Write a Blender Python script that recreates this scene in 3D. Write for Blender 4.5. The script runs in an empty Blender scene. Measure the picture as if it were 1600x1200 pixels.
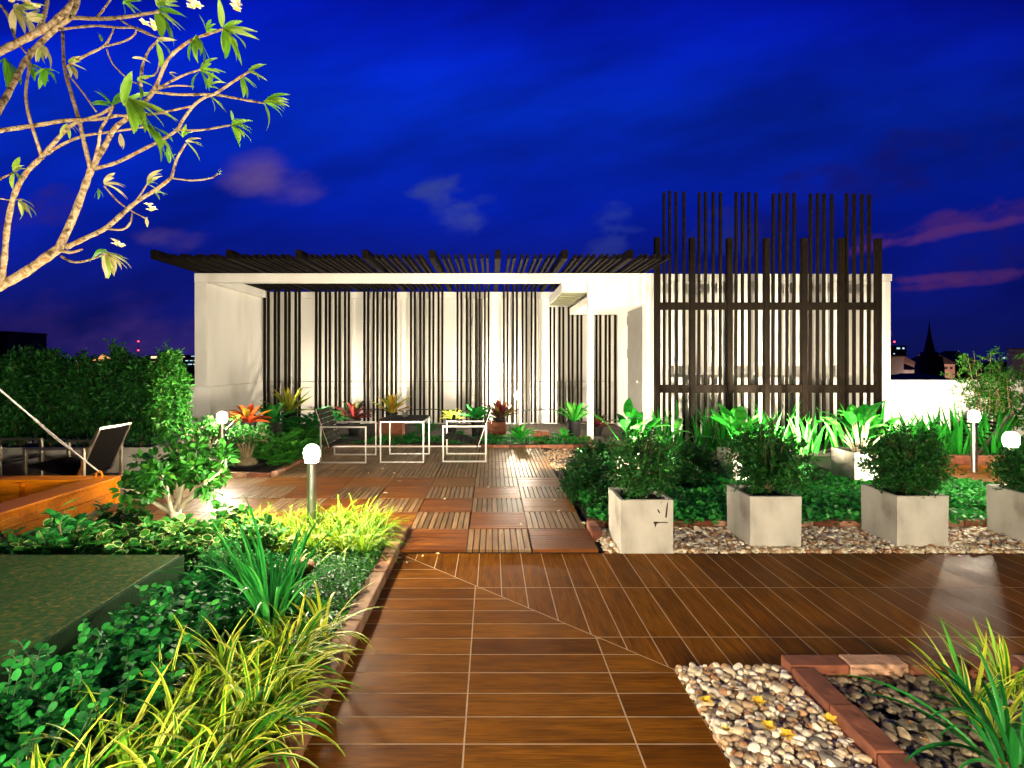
import bpy, bmesh, math, random
import numpy as np
from mathutils import Vector, Matrix

R = random.Random(7)
NR = np.random.RandomState(7)
scene = bpy.context.scene
COL = scene.collection
F, CX, CY, H = 820.0, 768.0, 566.0, 1.6      # focal length (px of 1600), vanishing point, eye height


def W(px, py, Y):
    return Vector(((px - CX) * Y / F, Y, H - (py - CY) * Y / F))


def G(px, py, z=0.0):
    Y = (H - z) * F / (py - CY)
    return Vector(((px - CX) * Y / F, Y, z))


# ------------------------------------------------------------------ mesh builder
class MB:
    def __init__(s):
        s.v, s.f, s.t, s.m, s.n = [], [], [], [], 0

    def add(s, verts, faces, tint=0.5, mat=0):
        verts = np.asarray(verts, dtype=float).reshape(-1, 3)
        s.v.append(verts)
        for i, f in enumerate(faces):
            s.f.append([a + s.n for a in f])
            s.t.append(tint[i] if hasattr(tint, '__len__') else tint)
            s.m.append(mat)
        s.n += len(verts)
        return s

    def addmany(s, V, faces, T, mat=0):
        """V: (N,k,3), faces: template list, T: (N,) or (N,nf)"""
        N, k, _ = V.shape
        if N == 0:
            return s
        s.v.append(V.reshape(-1, 3))
        T = np.asarray(T, dtype=float)
        if T.ndim == 1:
            T = np.repeat(T[:, None], len(faces), 1)
        for i in range(N):
            o = s.n + i * k
            for j, f in enumerate(faces):
                s.f.append([a + o for a in f])
        s.t.extend(T.reshape(-1).tolist())
        s.m.extend([mat] * (N * len(faces)))
        s.n += N * k
        return s

    def box(s, x0, x1, y0, y1, z0, z1, tint=0.5, mat=0):
        v = [(x0, y0, z0), (x1, y0, z0), (x1, y1, z0), (x0, y1, z0), (x0, y0, z1), (x1, y0, z1), (x1, y1, z1), (x0, y1, z1)]
        return s.add(v, BOXF, tint, mat)

    def bar(s, p, q, w, h=None, up=(0, 0, 1), tint=0.5, mat=0):
        p, q = Vector(p), Vector(q)
        d = (q - p).normalized()
        u = Vector(up)
        if abs(d.dot(u)) > 0.98:
            u = Vector((0, 1, 0))
        a = d.cross(u).normalized()
        b = a.cross(d).normalized()
        h = h or w
        v = []
        for c in (p, q):
            for i, j in ((-1, -1), (1, -1), (1, 1), (-1, 1)):
                v.append(c + a * (i * w / 2) + b * (j * h / 2))
        return s.add([tuple(x) for x in v], BARF, tint, mat)

    def tube(s, pts, rad, seg=8, cap=True, tint=0.5, mat=0):
        pts = [Vector(p) for p in pts]
        n = len(pts)
        if not hasattr(rad, '__len__'):
            rad = [rad] * n
        v, prev = [], None
        for i, p in enumerate(pts):
            d = (pts[min(i + 1, n - 1)] - pts[max(i - 1, 0)])
            d = d.normalized() if d.length > 1e-9 else Vector((0, 0, 1))
            if prev is None:
                a = d.orthogonal().normalized()
            else:
                a = prev - d * prev.dot(d)
                a = a.normalized() if a.length > 1e-6 else d.orthogonal().normalized()
            prev = a
            b = d.cross(a)
            for k in range(seg):
                t = 2 * math.pi * k / seg
                v.append(tuple(p + (a * math.cos(t) + b * math.sin(t)) * rad[i]))
        f = []
        for i in range(n - 1):
            for k in range(seg):
                f.append([i * seg + k, i * seg + (k + 1) % seg, (i + 1) * seg + (k + 1) % seg, (i + 1) * seg + k])
        if cap:
            f.append(list(range(seg))[::-1])
            f.append([(n - 1) * seg + k for k in range(seg)])
        return s.add(v, f, tint, mat)

    def lathe(s, prof, c=(0, 0, 0), seg=20, tint=0.5, mat=0, sx=1, sy=1):
        v, f = [], []
        for r, z in prof:
            for k in range(seg):
                t = 2 * math.pi * k / seg
                v.append((c[0] + r * sx * math.cos(t), c[1] + r * sy * math.sin(t), c[2] + z))
        for i in range(len(prof) - 1):
            for k in range(seg):
                f.append([i * seg + k, i * seg + (k + 1) % seg, (i + 1) * seg + (k + 1) % seg, (i + 1) * seg + k])
        f.append(list(range(seg))[::-1])
        f.append([(len(prof) - 1) * seg + k for k in range(seg)])
        return s.add(v, f, tint, mat)

    def ribbon(s, base, az, e0, L, w, droop, prof='strap', segs=7, tint=0.5, across=(-1, 0, 1), fold=0.15, power=1.5, side=0.0, mat=0, wave=0.0):
        """an arching leaf: az = heading, e0 = start elevation, droop = total fall of the elevation"""
        x = np.array(base, dtype=float)
        na = len(across)
        V = np.zeros((segs + 1, na, 3))
        ds = L / segs
        a = az
        for i in range(segs + 1):
            t = i / segs
            e = e0 - droop * t ** power
            a = az + side * t * t
            hd = np.array([math.cos(a), math.sin(a), 0.0])
            d = hd * math.cos(e) + np.array([0, 0, math.sin(e)])
            up = -hd * math.sin(e) + np.array([0, 0, math.cos(e)])
            sd = np.array([-math.sin(a), math.cos(a), 0.0])
            if prof == 'strap':
                ww = w * (0.55 + 0.45 * math.sin(min(1, t * 2.2) * math.pi / 2)) * max(0.03, (1 - t ** 3.2))
            elif prof == 'brom':
                ww = w * (0.8 + 0.2 * math.sin(t * math.pi)) * max(0.04, min(1, (1 - t) * 3.5) ** 0.6)
            elif prof == 'oval':
                ww = w * max(0.03, math.sin(math.pi * min(1, (t * 0.97 + 0.03)) ** 0.85)) ** 0.8
            else:  # spear
                ww = w * max(0.03, math.sin(math.pi * t ** 0.62)) ** 0.9
            for j, c in enumerate(across):
                V[i, j] = x + sd * (c * ww / 2) + up * (abs(c) * ww * fold + wave * ww * math.sin(t * 9 + c * 2))
            if i < segs:
                x = x + d * ds
        faces, T = [], []
        for i in range(segs):
            for j in range(na - 1):
                faces.append([i * na + j, i * na + j + 1, (i + 1) * na + j + 1, (i + 1) * na + j])
                if callable(tint):
                    T.append(tint(i / segs, j))
                else:
                    T.append(tint)
        return s.add(V.reshape(-1, 3), faces, T, mat)

    def leaves(s, pos, dirs, size, tint, width=0.5, kind='oval', mat=0, up=None, fold=0.12):
        """scatter flat leaves: pos (N,3), dirs (N,3) along the leaf, size (N,)"""
        pos = np.asarray(pos, float)
        d = np.asarray(dirs, float)
        N = len(pos)
        if N == 0:
            return s
        d = d / (np.linalg.norm(d, axis=1)[:, None] + 1e-9)
        rnd = NR.normal(size=(N, 3)) * 0.55 + np.array([0, 0, 1.0]) if up is None else np.asarray(up, float)
        sd = np.cross(rnd, d)
        sd /= (np.linalg.norm(sd, axis=1)[:, None] + 1e-9)
        nn = np.cross(d, sd)
        size = np.asarray(size, float)
        tm, fc = LEAFT[kind]
        tm = np.array(tm, float)
        P = (pos[:, None, :] + d[:, None, :] * (tm[None, :, 0:1] * size[:, None, None])
             + sd[:, None, :] * (tm[None, :, 1:2] * (size * width)[:, None, None])
             + nn[:, None, :] * ((np.abs(tm[None, :, 1:2]) * fold + tm[None, :, 2:3]) * size[:, None, None]))
        return s.addmany(P, fc, tint, mat)

    def mesh(s, name, origin=(0, 0, 0), smooth=False):
        me = bpy.data.meshes.new(name)
        V = np.concatenate(s.v) - np.array(origin, float)
        nf = len(s.f)
        lens = np.fromiter((len(f) for f in s.f), dtype=np.int32, count=nf)
        loops = np.fromiter((a for f in s.f for a in f), dtype=np.int32, count=int(lens.sum()))
        me.vertices.add(len(V))
        me.vertices.foreach_set('co', V.astype(np.float32).reshape(-1))
        me.loops.add(len(loops))
        me.loops.foreach_set('vertex_index', loops)
        me.polygons.add(nf)
        st = np.zeros(nf, dtype=np.int32)
        st[1:] = np.cumsum(lens)[:-1]
        me.polygons.foreach_set('loop_start', st)
        me.polygons.foreach_set('loop_total', lens)
        me.polygons.foreach_set('material_index', np.array(s.m, dtype=np.int32))
        me.polygons.foreach_set('use_smooth', np.full(nf, smooth, dtype=bool))
        at = me.attributes.new('tint', 'FLOAT', 'FACE')
        at.data.foreach_set('value', np.array(s.t, dtype=np.float32))
        me.update(calc_edges=True)
        me.validate()
        return me

    def build(s, name, mats, parent=None, origin=None, smooth=False, bev=0, loc=None, auto=None):
        o0 = origin if origin is not None else ((0, 0, 0) if parent is None else tuple(parent.get('_o', (0, 0, 0))))
        me = s.mesh(name, o0, smooth)
        for m in (mats if isinstance(mats, (list, tuple)) else [mats]):
            me.materials.append(m)
        o = bpy.data.objects.new(name, me)
        COL.objects.link(o)
        if parent is not None:
            o.parent = parent
        else:
            o.location = o0
        if loc is not None:
            o.location = loc
        if parent is not None:
            o['_o'] = tuple(o0)
        if bev:
            md = o.modifiers.new('edge', 'BEVEL')
            md.width = bev
            md.segments = 2
            md.limit_method = 'ANGLE'
        return o


BOXF = [[0, 3, 2, 1], [4, 5, 6, 7], [0, 1, 5, 4], [1, 2, 6, 5], [2, 3, 7, 6], [3, 0, 4, 7]]
BARF = [[0, 3, 2, 1], [4, 5, 6, 7], [0, 1, 5, 4], [1, 2, 6, 5], [2, 3, 7, 6], [3, 0, 4, 7]]
LEAFT = {
    'tiny': ([(0, 0, 0), (0.5, -0.5, 0), (1, 0, -0.05), (0.5, 0.5, 0)], [[0, 1, 2], [0, 2, 3]]),
    'oval': ([(0, 0, 0), (0.3, -0.42, 0), (0.72, -0.42, -0.03), (1, 0, -0.14), (0.72, 0.42, -0.03), (0.3, 0.42, 0), (0.5, 0, 0)],
             [[0, 1, 6], [1, 2, 6], [2, 3, 6], [3, 4, 6], [4, 5, 6], [5, 0, 6]]),
    'round': ([(0, 0, 0), (0.18, -0.36, 0), (0.5, -0.5, -0.02), (0.85, -0.33, -0.04), (1, 0, -0.06), (0.85, 0.33, -0.04), (0.5, 0.5, -0.02), (0.18, 0.36, 0), (0.5, 0, 0)],
              [[0, 1, 8], [1, 2, 8], [2, 3, 8], [3, 4, 8], [4, 5, 8], [5, 6, 8], [6, 7, 8], [7, 0, 8]]),
    # variegated: inner face fan + outer margin ring
    'varieg': ([(0, 0, 0), (0.3, -0.5, 0), (0.7, -0.46, -0.02), (1, 0, -0.12), (0.7, 0.46, -0.02), (0.3, 0.5, 0),
                (0.1, 0, 0), (0.33, -0.42, 0), (0.67, -0.38, -0.02), (0.91, 0, -0.10), (0.67, 0.38, -0.02), (0.33, 0.42, 0)],
               [[6, 7, 8, 9, 10, 11], [0, 1, 7, 6], [1, 2, 8, 7], [2, 3, 9, 8], [3, 4, 10, 9], [4, 5, 11, 10], [5, 0, 6, 11]]),
}


# ------------------------------------------------------------------ scene tree helpers
def thing(name, label, cat, loc=(0, 0, 0), group=None, kind=None):
    o = bpy.data.objects.new(name, None)
    o.empty_display_size = 0.1
    COL.objects.link(o)
    o.location = loc
    o['_o'] = tuple(loc)
    return tag(o, label, cat, group, kind)


def tag(o, label=None, cat=None, group=None, kind=None):
    if label:
        o['label'] = label
    if cat:
        o['category'] = cat
    if group:
        o['group'] = group
    if kind:
        o['kind'] = kind
    return o


def struct(o):
    o['kind'] = 'structure'
    return o


def copy_tree(o, loc=None, rz=None, sc=None, label=None, group=None, parent=None):
    c = o.copy()
    COL.objects.link(c)
    if parent is not None:
        c.parent = parent
    for ch in list(o.children):
        copy_tree(ch, parent=c)
    if loc is not None:
        c.location = loc
    if rz is not None:
        c.rotation_euler[2] = rz
    if sc is not None:
        c.scale = (sc, sc, sc) if not hasattr(sc, '__len__') else sc
    if label:
        c['label'] = label
    if group:
        c['group'] = group
    return c


# ------------------------------------------------------------------ materials
def mat(name, cols, rough=0.6, metal=0.0, scale=6.0, detail=4.0, stretch=(1, 1, 1), tint=False, var=0.25, bump=0.0, bscale=40.0,
        transl=0.0, spec=0.5, rvar=0.0, grain=None, bstretch=None, lo=0.3, hi=0.7, coat=0.0, ior=1.5):
    m = bpy.data.materials.new(name)
    m.use_nodes = True
    nt = m.node_tree
    nt.nodes.clear()
    N = nt.nodes.new
    L = nt.links.new
    out = N('ShaderNodeOutputMaterial')
    b = N('ShaderNodeBsdfPrincipled')
    tc = N('ShaderNodeTexCoord')
    mp = N('ShaderNodeMapping')
    mp.inputs['Scale'].default_value = stretch
    L(tc.outputs['Object'], mp.inputs['Vector'])
    at = N('ShaderNodeAttribute')
    at.attribute_name = 'tint'
    nz = N('ShaderNodeTexNoise')
    nz.noise_dimensions = '4D'
    nz.inputs['Scale'].default_value = scale
    nz.inputs['Detail'].default_value = detail
    mm = N('ShaderNodeMath')
    mm.operation = 'MULTIPLY'
    mm.inputs[1].default_value = 37.0 if tint else 0.0
    L(at.outputs['Fac'], mm.inputs[0])
    L(mm.outputs[0], nz.inputs['W'])
    L(mp.outputs[0], nz.inputs['Vector'])
    rp = N('ShaderNodeValToRGB')
    el = rp.color_ramp.elements
    n = len(cols)
    a, z = (0.0, 1.0) if tint else (lo, hi)
    el[0].position = a
    el[0].color = (*cols[0], 1)
    el[1].position = z
    el[1].color = (*cols[-1], 1)
    for i in range(1, n - 1):
        e = el.new(a + (z - a) * i / (n - 1))
        e.color = (*cols[i], 1)
    col = None
    if tint:
        L(at.outputs['Fac'], rp.inputs['Fac'])
        mr = N('ShaderNodeMapRange')
        mr.inputs['From Min'].default_value = 0.3
        mr.inputs['From Max'].default_value = 0.7
        mr.inputs['To Min'].default_value = 1 - var
        mr.inputs['To Max'].default_value = 1 + var
        L(nz.outputs['Fac'], mr.inputs['Value'])
        mx = N('ShaderNodeMix')
        mx.data_type = 'RGBA'
        mx.blend_type = 'MULTIPLY'
        mx.inputs['Factor'].default_value = 1.0
        L(rp.outputs['Color'], mx.inputs['A'])
        L(mr.outputs[0], mx.inputs['B'])
        col = mx.outputs['Result']
    else:
        L(nz.outputs['Fac'], rp.inputs['Fac'])
        col = rp.outputs['Color']
    if grain:
        # darker streaks along the timber: (stretch, scale, strength)
        mp2 = N('ShaderNodeMapping')
        mp2.inputs['Scale'].default_value = grain[0]
        L(tc.outputs['Object'], mp2.inputs['Vector'])
        g = N('ShaderNodeTexNoise')
        g.noise_dimensions = '4D'
        g.inputs['Scale'].default_value = grain[1]
        g.inputs['Detail'].default_value = 6
        g.inputs['Distortion'].default_value = grain[3] if len(grain) > 3 else 0.4
        L(mp2.outputs[0], g.inputs['Vector'])
        L(mm.outputs[0], g.inputs['W'])
        mr2 = N('ShaderNodeMapRange')
        mr2.inputs['From Min'].default_value = 0.35
        mr2.inputs['From Max'].default_value = 0.65
        mr2.inputs['To Min'].default_value = 1 - grain[2]
        mr2.inputs['To Max'].default_value = 1 + grain[2] * 0.6
        L(g.outputs['Fac'], mr2.inputs['Value'])
        mx2 = N('ShaderNodeMix')
        mx2.data_type = 'RGBA'
        mx2.blend_type = 'MULTIPLY'
        mx2.inputs['Factor'].default_value = 1.0
        L(col, mx2.inputs['A'])
        L(mr2.outputs[0], mx2.inputs['B'])
        col = mx2.outputs['Result']
    L(col, b.inputs['Base Color'])
    b.inputs['Roughness'].default_value = rough
    b.inputs['Metallic'].default_value = metal
    b.inputs['Specular IOR Level'].default_value = spec
    b.inputs['IOR'].default_value = ior
    if coat:
        b.inputs['Coat Weight'].default_value = coat
        b.inputs['Coat Roughness'].default_value = 0.15
    if rvar:
        rn = N('ShaderNodeTexNoise')
        rn.inputs['Scale'].default_value = 3.0
        rn.inputs['Detail'].default_value = 5
        L(tc.outputs['Object'], rn.inputs['Vector'])
        r2 = N('ShaderNodeMapRange')
        r2.inputs['From Min'].default_value = 0.3
        r2.inputs['From Max'].default_value = 0.7
        r2.inputs['To Min'].default_value = max(0.03, rough - rvar)
        r2.inputs['To Max'].default_value = rough + rvar
        L(rn.outputs['Fac'], r2.inputs['Value'])
        L(r2.outputs[0], b.inputs['Roughness'])
    if bump:
        bn = N('ShaderNodeTexNoise')
        bn.inputs['Scale'].default_value = bscale
        bn.inputs['Detail'].default_value = 5
        if bstretch:
            mp3 = N('ShaderNodeMapping')
            mp3.inputs['Scale'].default_value = bstretch
            L(tc.outputs['Object'], mp3.inputs['Vector'])
            L(mp3.outputs[0], bn.inputs['Vector'])
        else:
            L(tc.outputs['Object'], bn.inputs['Vector'])
        bp = N('ShaderNodeBump')
        bp.inputs['Strength'].default_value = bump
        bp.inputs['Distance'].default_value = 0.01
        L(bn.outputs['Fac'], bp.inputs['Height'])
        L(bp.outputs[0], b.inputs['Normal'])
    if transl:
        t = N('ShaderNodeBsdfTranslucent')
        L(col, t.inputs['Color'])
        ms = N('ShaderNodeMixShader')
        ms.inputs[0].default_value = transl
        L(b.outputs[0], ms.inputs[1])
        L(t.outputs[0], ms.inputs[2])
        L(ms.outputs[0], out.inputs['Surface'])
    else:
        L(b.outputs[0], out.inputs['Surface'])
    return m


def emit(name, col, strength):
    m = bpy.data.materials.new(name)
    m.use_nodes = True
    b = m.node_tree.nodes['Principled BSDF']
    b.inputs['Base Color'].default_value = (*col, 1)
    b.inputs['Emission Color'].default_value = (*col, 1)
    b.inputs['Emission Strength'].default_value = strength
    return m


WARM = (1.0, 0.85, 0.62)
M = {}
M['wall'] = mat('painted_wall', [(.68, .65, .59), (.78, .76, .71), (.82, .80, .76)], .8, scale=1.1, detail=12, bump=.15, bscale=90, lo=.30, hi=.58, stretch=(1.6, 1.6, .45), spec=.2)
M['wall_trim'] = mat('wall_trim', [(.70, .68, .63), (.78, .76, .71)], .6, scale=3, bump=.05)
M['concrete'] = mat('concrete', [(.22, .195, .155), (.40, .375, .325), (.49, .465, .41)], .85, scale=4.5, detail=12, bump=.3, bscale=60, lo=.28, hi=.60, stretch=(1, 1, .55), spec=.2)
M['trough'] = mat('trough_concrete', [(.24, .22, .19), (.36, .34, .30), (.42, .40, .35)], .85, scale=3, detail=9, bump=.25, bscale=50, stretch=(1, 1, .35))
M['black_wood'] = mat('stained_timber', [(.0035, .0023, .0014), (.007, .0048, .003), (.012, .008, .005)], .7, spec=.06, scale=14, stretch=(4, 4, .5), bump=.2, bscale=60, bstretch=(4, 4, .4))
M['steel'] = mat('brushed_steel', [(.62, .60, .56), (.72, .70, .66)], .28, metal=1, scale=8)
M['steel_old'] = mat('weathered_steel', [(.42, .37, .28), (.55, .49, .38)], .38, metal=1, scale=9)
M['dark_mesh'] = mat('dark_sling', [(.003, .0025, .0025), (.006, .005, .0045)], .95, scale=60, spec=.02)
M['dark_slat'] = mat('dark_slat', [(.005, .0035, .0025), (.012, .008, .005)], .7, spec=.15, scale=12, stretch=(1, 6, 1), tint=False)
M['grey_door'] = mat('grey_door', [(.16, .155, .145), (.20, .195, .18)], .5, scale=5, bump=.03)
M['black_pot'] = mat('black_plastic', [(.005, .005, .005), (.011, .0105, .010)], .6, spec=.2, scale=6)
M['brick'] = mat('red_brick', [(.10, .025, .010), (.16, .045, .018), (.23, .085, .042), (.42, .24, .15)], .85, tint=True, scale=12, detail=8, var=.4, bump=.5, bscale=45)
M['brick_old'] = mat('weathered_brick', [(.15, .060, .022), (.24, .105, .042), (.31, .16, .075), (.19, .115, .062)], .9, tint=True, scale=9, detail=9, var=.55, bump=.7, bscale=35)
M['terra'] = mat('terracotta', [(.15, .045, .018), (.22, .075, .032)], .85, scale=10, bump=.3)
M['soil'] = mat('soil', [(.010, .007, .004), (.022, .014, .008), (.035, .024, .014)], .95, scale=22, detail=8, bump=.8, bscale=60)
M['roof'] = mat('roof_screed', [(.05, .040, .030), (.10, .08, .06)], .85, scale=4, bump=.2)
M['orange'] = mat('orange_paint', [(.60, .165, .002), (.72, .21, .003), (.78, .24, .005)], .5, spec=.2, scale=5, stretch=(1, 6, 6), bump=.12, bscale=18, bstretch=(1, 8, 8), grain=((1.5, 14, 14), 3, .12))
M['moss'] = mat('mossy_slab', [(.003, .036, .004), (.010, .046, .005), (.040, .052, .007), (.095, .078, .012)], .75, spec=.15, scale=26, detail=9, stretch=(1, 1.5, 1), bump=.35, bscale=80, lo=.34, hi=.68, rvar=.15)
M['stone'] = mat('red_stone', [(.24, .085, .035), (.36, .14, .06), (.42, .20, .10)], .85, scale=9, bump=.6, bscale=20)
M['grout'] = mat('grout', [(.42, .30, .17), (.58, .43, .27)], .8, scale=14, detail=6)
wt = [(.100, .032, .001), (.138, .046, .0015), (.180, .064, .003), (.122, .038, .0015)]
M['tile_x'] = mat('timber_look_tile_across', wt, .50, tint=True, scale=4, stretch=(1, 6, 1), var=.32, grain=((1.0, 22, 1), 3.2, .42, 2.0), rvar=.08, bump=.08, bscale=10, bstretch=(2, 40, 1), spec=.5, ior=1.13)
M['tile_y'] = mat('timber_look_tile_along', wt, .50, tint=True, scale=4, stretch=(6, 1, 1), var=.32, grain=((22, 1.0, 1), 3.2, .42, 2.0), rvar=.08, bump=.08, bscale=10, bstretch=(40, 2, 1), spec=.5, ior=1.13)
M['deck_x'] = mat('deck_slat_across', [(.10, .024, .0015), (.15, .042, .002), (.21, .068, .004), (.17, .068, .006)], .42, spec=.22, tint=True, scale=3, var=.25, grain=((1, 24, 1), 3, .35), rvar=.04, bump=.12, bscale=12, bstretch=(1, 30, 1))
M['deck_y'] = mat('deck_slat_along', [(.13, .072, .028), (.20, .118, .052), (.27, .165, .08), (.20, .10, .032)], .45, spec=.25, tint=True, scale=3, var=.25, grain=((24, 1, 1), 3, .35), rvar=.04, bump=.12, bscale=12, bstretch=(30, 1, 1))
M['under'] = mat('deck_underlay', [(.006, .005, .004), (.010, .008, .006)], .9)
M['bark'] = mat('frangipani_bark', [(.07, .04, .015), (.24, .16, .075), (.40, .32, .19), (.26, .125, .035)], .85, scale=22, detail=10, bump=1.0, bscale=70, lo=.36, hi=.62)
M['twig'] = mat('twig', [(.10, .055, .025), (.17, .10, .05)], .8, scale=20)
M['gnarl'] = mat('gnarled_trunk', [(.10, .075, .035), (.20, .155, .08)], .85, scale=18, detail=8, bump=.8, bscale=30)
M['green_stem'] = mat('green_stem', [(.010, .05, .008), (.03, .07, .015)], .7, scale=20)
M['pale_stem'] = mat('pale_stem', [(.42, .36, .22), (.56, .50, .36)], .7, scale=14, bump=.3)
M['leaf'] = mat('leaf_green', [(.010, .065, .008), (.018, .13, .012), (.045, .24, .020), (.16, .40, .04)], .5, spec=.3, tint=True, scale=9, var=.25, transl=.28)
M['leaf_dark'] = mat('leaf_deep_green', [(.004, .030, .006), (.008, .065, .010), (.015, .11, .014), (.05, .20, .025)], .55, spec=.25, tint=True, scale=9, var=.3, transl=.2)
M['leaf_emerald'] = mat('leaf_emerald', [(.004, .060, .012), (.008, .13, .018), (.018, .24, .03), (.08, .42, .06)], .55, spec=.25, tint=True, scale=9, var=.25, transl=.3)
M['canna'] = mat('leaf_canna', [(.006, .10, .008), (.012, .22, .014), (.03, .38, .03), (.16, .55, .08)], .32, tint=True, scale=7, var=.2, transl=.35)
M['spider'] = mat('leaf_striped', [(.018, .17, .006), (.06, .32, .010), (.36, .50, .02), (.64, .64, .05), (.78, .76, .26)], .5, spec=.3, tint=True, scale=9, var=.15, transl=.28)
M['varieg'] = mat('leaf_margined', [(.012, .10, .010), (.030, .20, .018), (.07, .28, .025), (.30, .38, .09), (.52, .53, .24)], .55, spec=.25, tint=True, scale=9, var=.2, transl=.22)
M['plumeria'] = mat('leaf_plumeria', [(.045, .20, .012), (.12, .34, .022), (.28, .46, .04), (.55, .50, .22), (.66, .60, .34)], .42, tint=True, scale=8, var=.2, transl=.35)
M['br_red'] = mat('leaf_red', [(.10, .008, .006), (.35, .03, .010), (.62, .085, .015), (.05, .16, .012), (.55, .22, .02)], .36, tint=True, scale=9, var=.25, transl=.25)
M['br_yel'] = mat('leaf_yellow', [(.10, .19, .015), (.26, .30, .025), (.48, .40, .04), (.42, .17, .02), (.16, .05, .012)], .36, tint=True, scale=9, var=.2, transl=.25)
M['br_wine'] = mat('leaf_wine', [(.022, .006, .008), (.07, .010, .012), (.14, .020, .016), (.02, .09, .02), (.35, .10, .02)], .36, tint=True, scale=9, var=.25, transl=.2)
M['flower'] = mat('blossom', [(.80, .50, .03), (.85, .62, .08), (.86, .76, .40), (.88, .84, .72)], .5, tint=True, scale=20, var=.1, transl=.2)
M['pebble'] = mat('pebble', [(.05, .042, .034), (.15, .13, .105), (.38, .27, .15), (.30, .13, .05), (.52, .42, .28), (.62, .54, .41), (.72, .66, .54)], .6, tint=True, scale=40, var=.25, bump=.12, bscale=90, spec=.4)
M['pebble_dark'] = mat('pebble_dark', [(.04, .032, .022), (.09, .07, .045), (.16, .125, .08), (.30, .22, .13)], .45, tint=True, scale=40, var=.25, bump=.1, bscale=90)
M['rope'] = mat('rope', [(.55, .52, .47), (.68, .65, .60)], .85, scale=60)
M['cable'] = mat('cable', [(.008, .008, .008), (.014, .013, .012)], .5)
M['glass'] = mat('glass_vase', [(.75, .80, .80), (.85, .88, .88)], .05)
M['glass'].node_tree.nodes['Principled BSDF'].inputs['Transmission Weight'].default_value = .9
M['city'] = mat('city_wall', [(.030, .028, .034), (.06, .055, .06)], .9, scale=.2)
M['city_roof'] = mat('city_roof', [(.05, .028, .028), (.09, .05, .045)], .9, scale=.4)
M['city_pink'] = mat('city_render', [(.34, .22, .18), (.42, .28, .22)], .9, scale=.3)
M['city_ground'] = mat('city_ground', [(.012, .012, .016), (.03, .03, .03)], .95, scale=.02)
M['chedi'] = mat('chedi_plaster', [(.07, .045, .03), (.11, .075, .05)], .9, scale=.6)
M['chip'] = mat('chipped_render', [(.012, .009, .007), (.05, .03, .018)], .95, scale=60)
M['win_cool'] = emit('window_cool', (.55, .8, 1.0), 1.2)
M['win_warm'] = emit('window_warm', (1.0, .72, .40), 1.6)
M['red_light'] = emit('red_beacon', (1.0, .05, .06), 6)
M['gold_glow'] = emit('gold_roof_glow', (1.0, .45, .12), 1.0)  # temple roof emits this glow itself, in place of light falling on it


# ================================================================== SETTING
YB = 10.7          # front of the pavilion
YW = 13.45         # its rear wall
XL, XLi = -6.04, -5.80
XA = 3.16          # alcove wall with the door
XR = 8.14


def clip(poly, a, b, c):
    """keep the part of a polygon where a*x + b*y <= c"""
    out = []
    n = len(poly)
    for i in range(n):
        p, q = poly[i], poly[(i + 1) % n]
        dp, dq = a * p[0] + b * p[1] - c, a * q[0] + b * q[1] - c
        if dp <= 0:
            out.append(p)
        if dp * dq < 0:
            t = dp / (dp - dq)
            out.append((p[0] + t * (q[0] - p[0]), p[1] + t * (q[1] - p[1])))
    return out


# roof slab, soil beds and the far ground
b = MB().box(-16, 16, -6, 14.9, -3.0, -.06)
struct(b.build('roof_slab', M['roof']))
b = MB().add([(-3000, -300, -19), (3000, -300, -19), (3000, 4000, -19), (-3000, 4000, -19)], [[0, 1, 2, 3]])
struct(b.build('city_ground', M['city_ground']))


def bumpy(x0, x1, y0, y1, z, amp, nx, ny, name, m):
    v, f = [], []
    for j in range(ny + 1):
        for i in range(nx + 1):
            x, y = x0 + (x1 - x0) * i / nx, y0 + (y1 - y0) * j / ny
            v.append((x, y, z + amp * (math.sin(x * 5.1 + y * 2) * math.cos(y * 4.3 - x) + R.uniform(-.5, .5))))
    for j in range(ny):
        for i in range(nx):
            a = j * (nx + 1) + i
            f.append([a, a + 1, a + nx + 2, a + nx + 1])
    return struct(MB().add(v, f).build(name, m, smooth=True))


bumpy(-4.25, -.89, -.6, 4.94, .03, .012, 60, 90, 'soil', M['soil'])
bumpy(-5.75, -3.08, 7.32, 9.7, .03, .012, 40, 40, 'soil', M['soil'])
bumpy(-5.75, 3.1, 9.82, 13.4, .03, .012, 90, 40, 'soil', M['soil'])
bumpy(.93, 7.9, 5.14, 10.6, .01, .012, 80, 70, 'soil', M['soil'])
bumpy(1.62, 5.5, -.6, 2.64, .0, .010, 50, 40, 'soil', M['soil'])

# --- timber look floor tiles with pale grout, mitred where the two directions meet
P0, P1 = (-.775, 4.395), (.95, 2.735)
nx_, ny_ = (P1[1] - P0[1]), -(P1[0] - P0[0])
ln = math.hypot(nx_, ny_)
nx_, ny_ = nx_ / ln, ny_ / ln                    # points to the near/left side of the mitre
cc = nx_ * P0[0] + ny_ * P0[1]
g = .0036
tx, ty, gr = MB(), MB(), MB()
k = 0
yl = [3.06 + .1686 * (i - 40) - .018 for i in range(0, 60)]
xj = [-.772, -.115, .608, .95]
for i in range(len(yl) - 1):
    for j in range(3):
        x0, x1, y0, y1 = xj[j], xj[j + 1], yl[i], yl[i + 1]
        if y0 > 4.39:
            continue
        p = [(x0 + g, y0 + g), (x1 - g, y0 + g), (x1 - g, y1 - g), (x0 + g, y1 - g)]
        p = clip(p, -nx_, -ny_, -cc - g)         # near side
        p = clip(p, 0, 1, 4.392)
        if len(p) > 2:
            tx.add([(x, y, 0) for x, y in p], [list(range(len(p)))], R.random())
xs = [-.101 + .1717 * (i - 6) for i in range(0, 62)]
ys = [2.735, 3.055, 3.727, 4.392]
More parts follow.
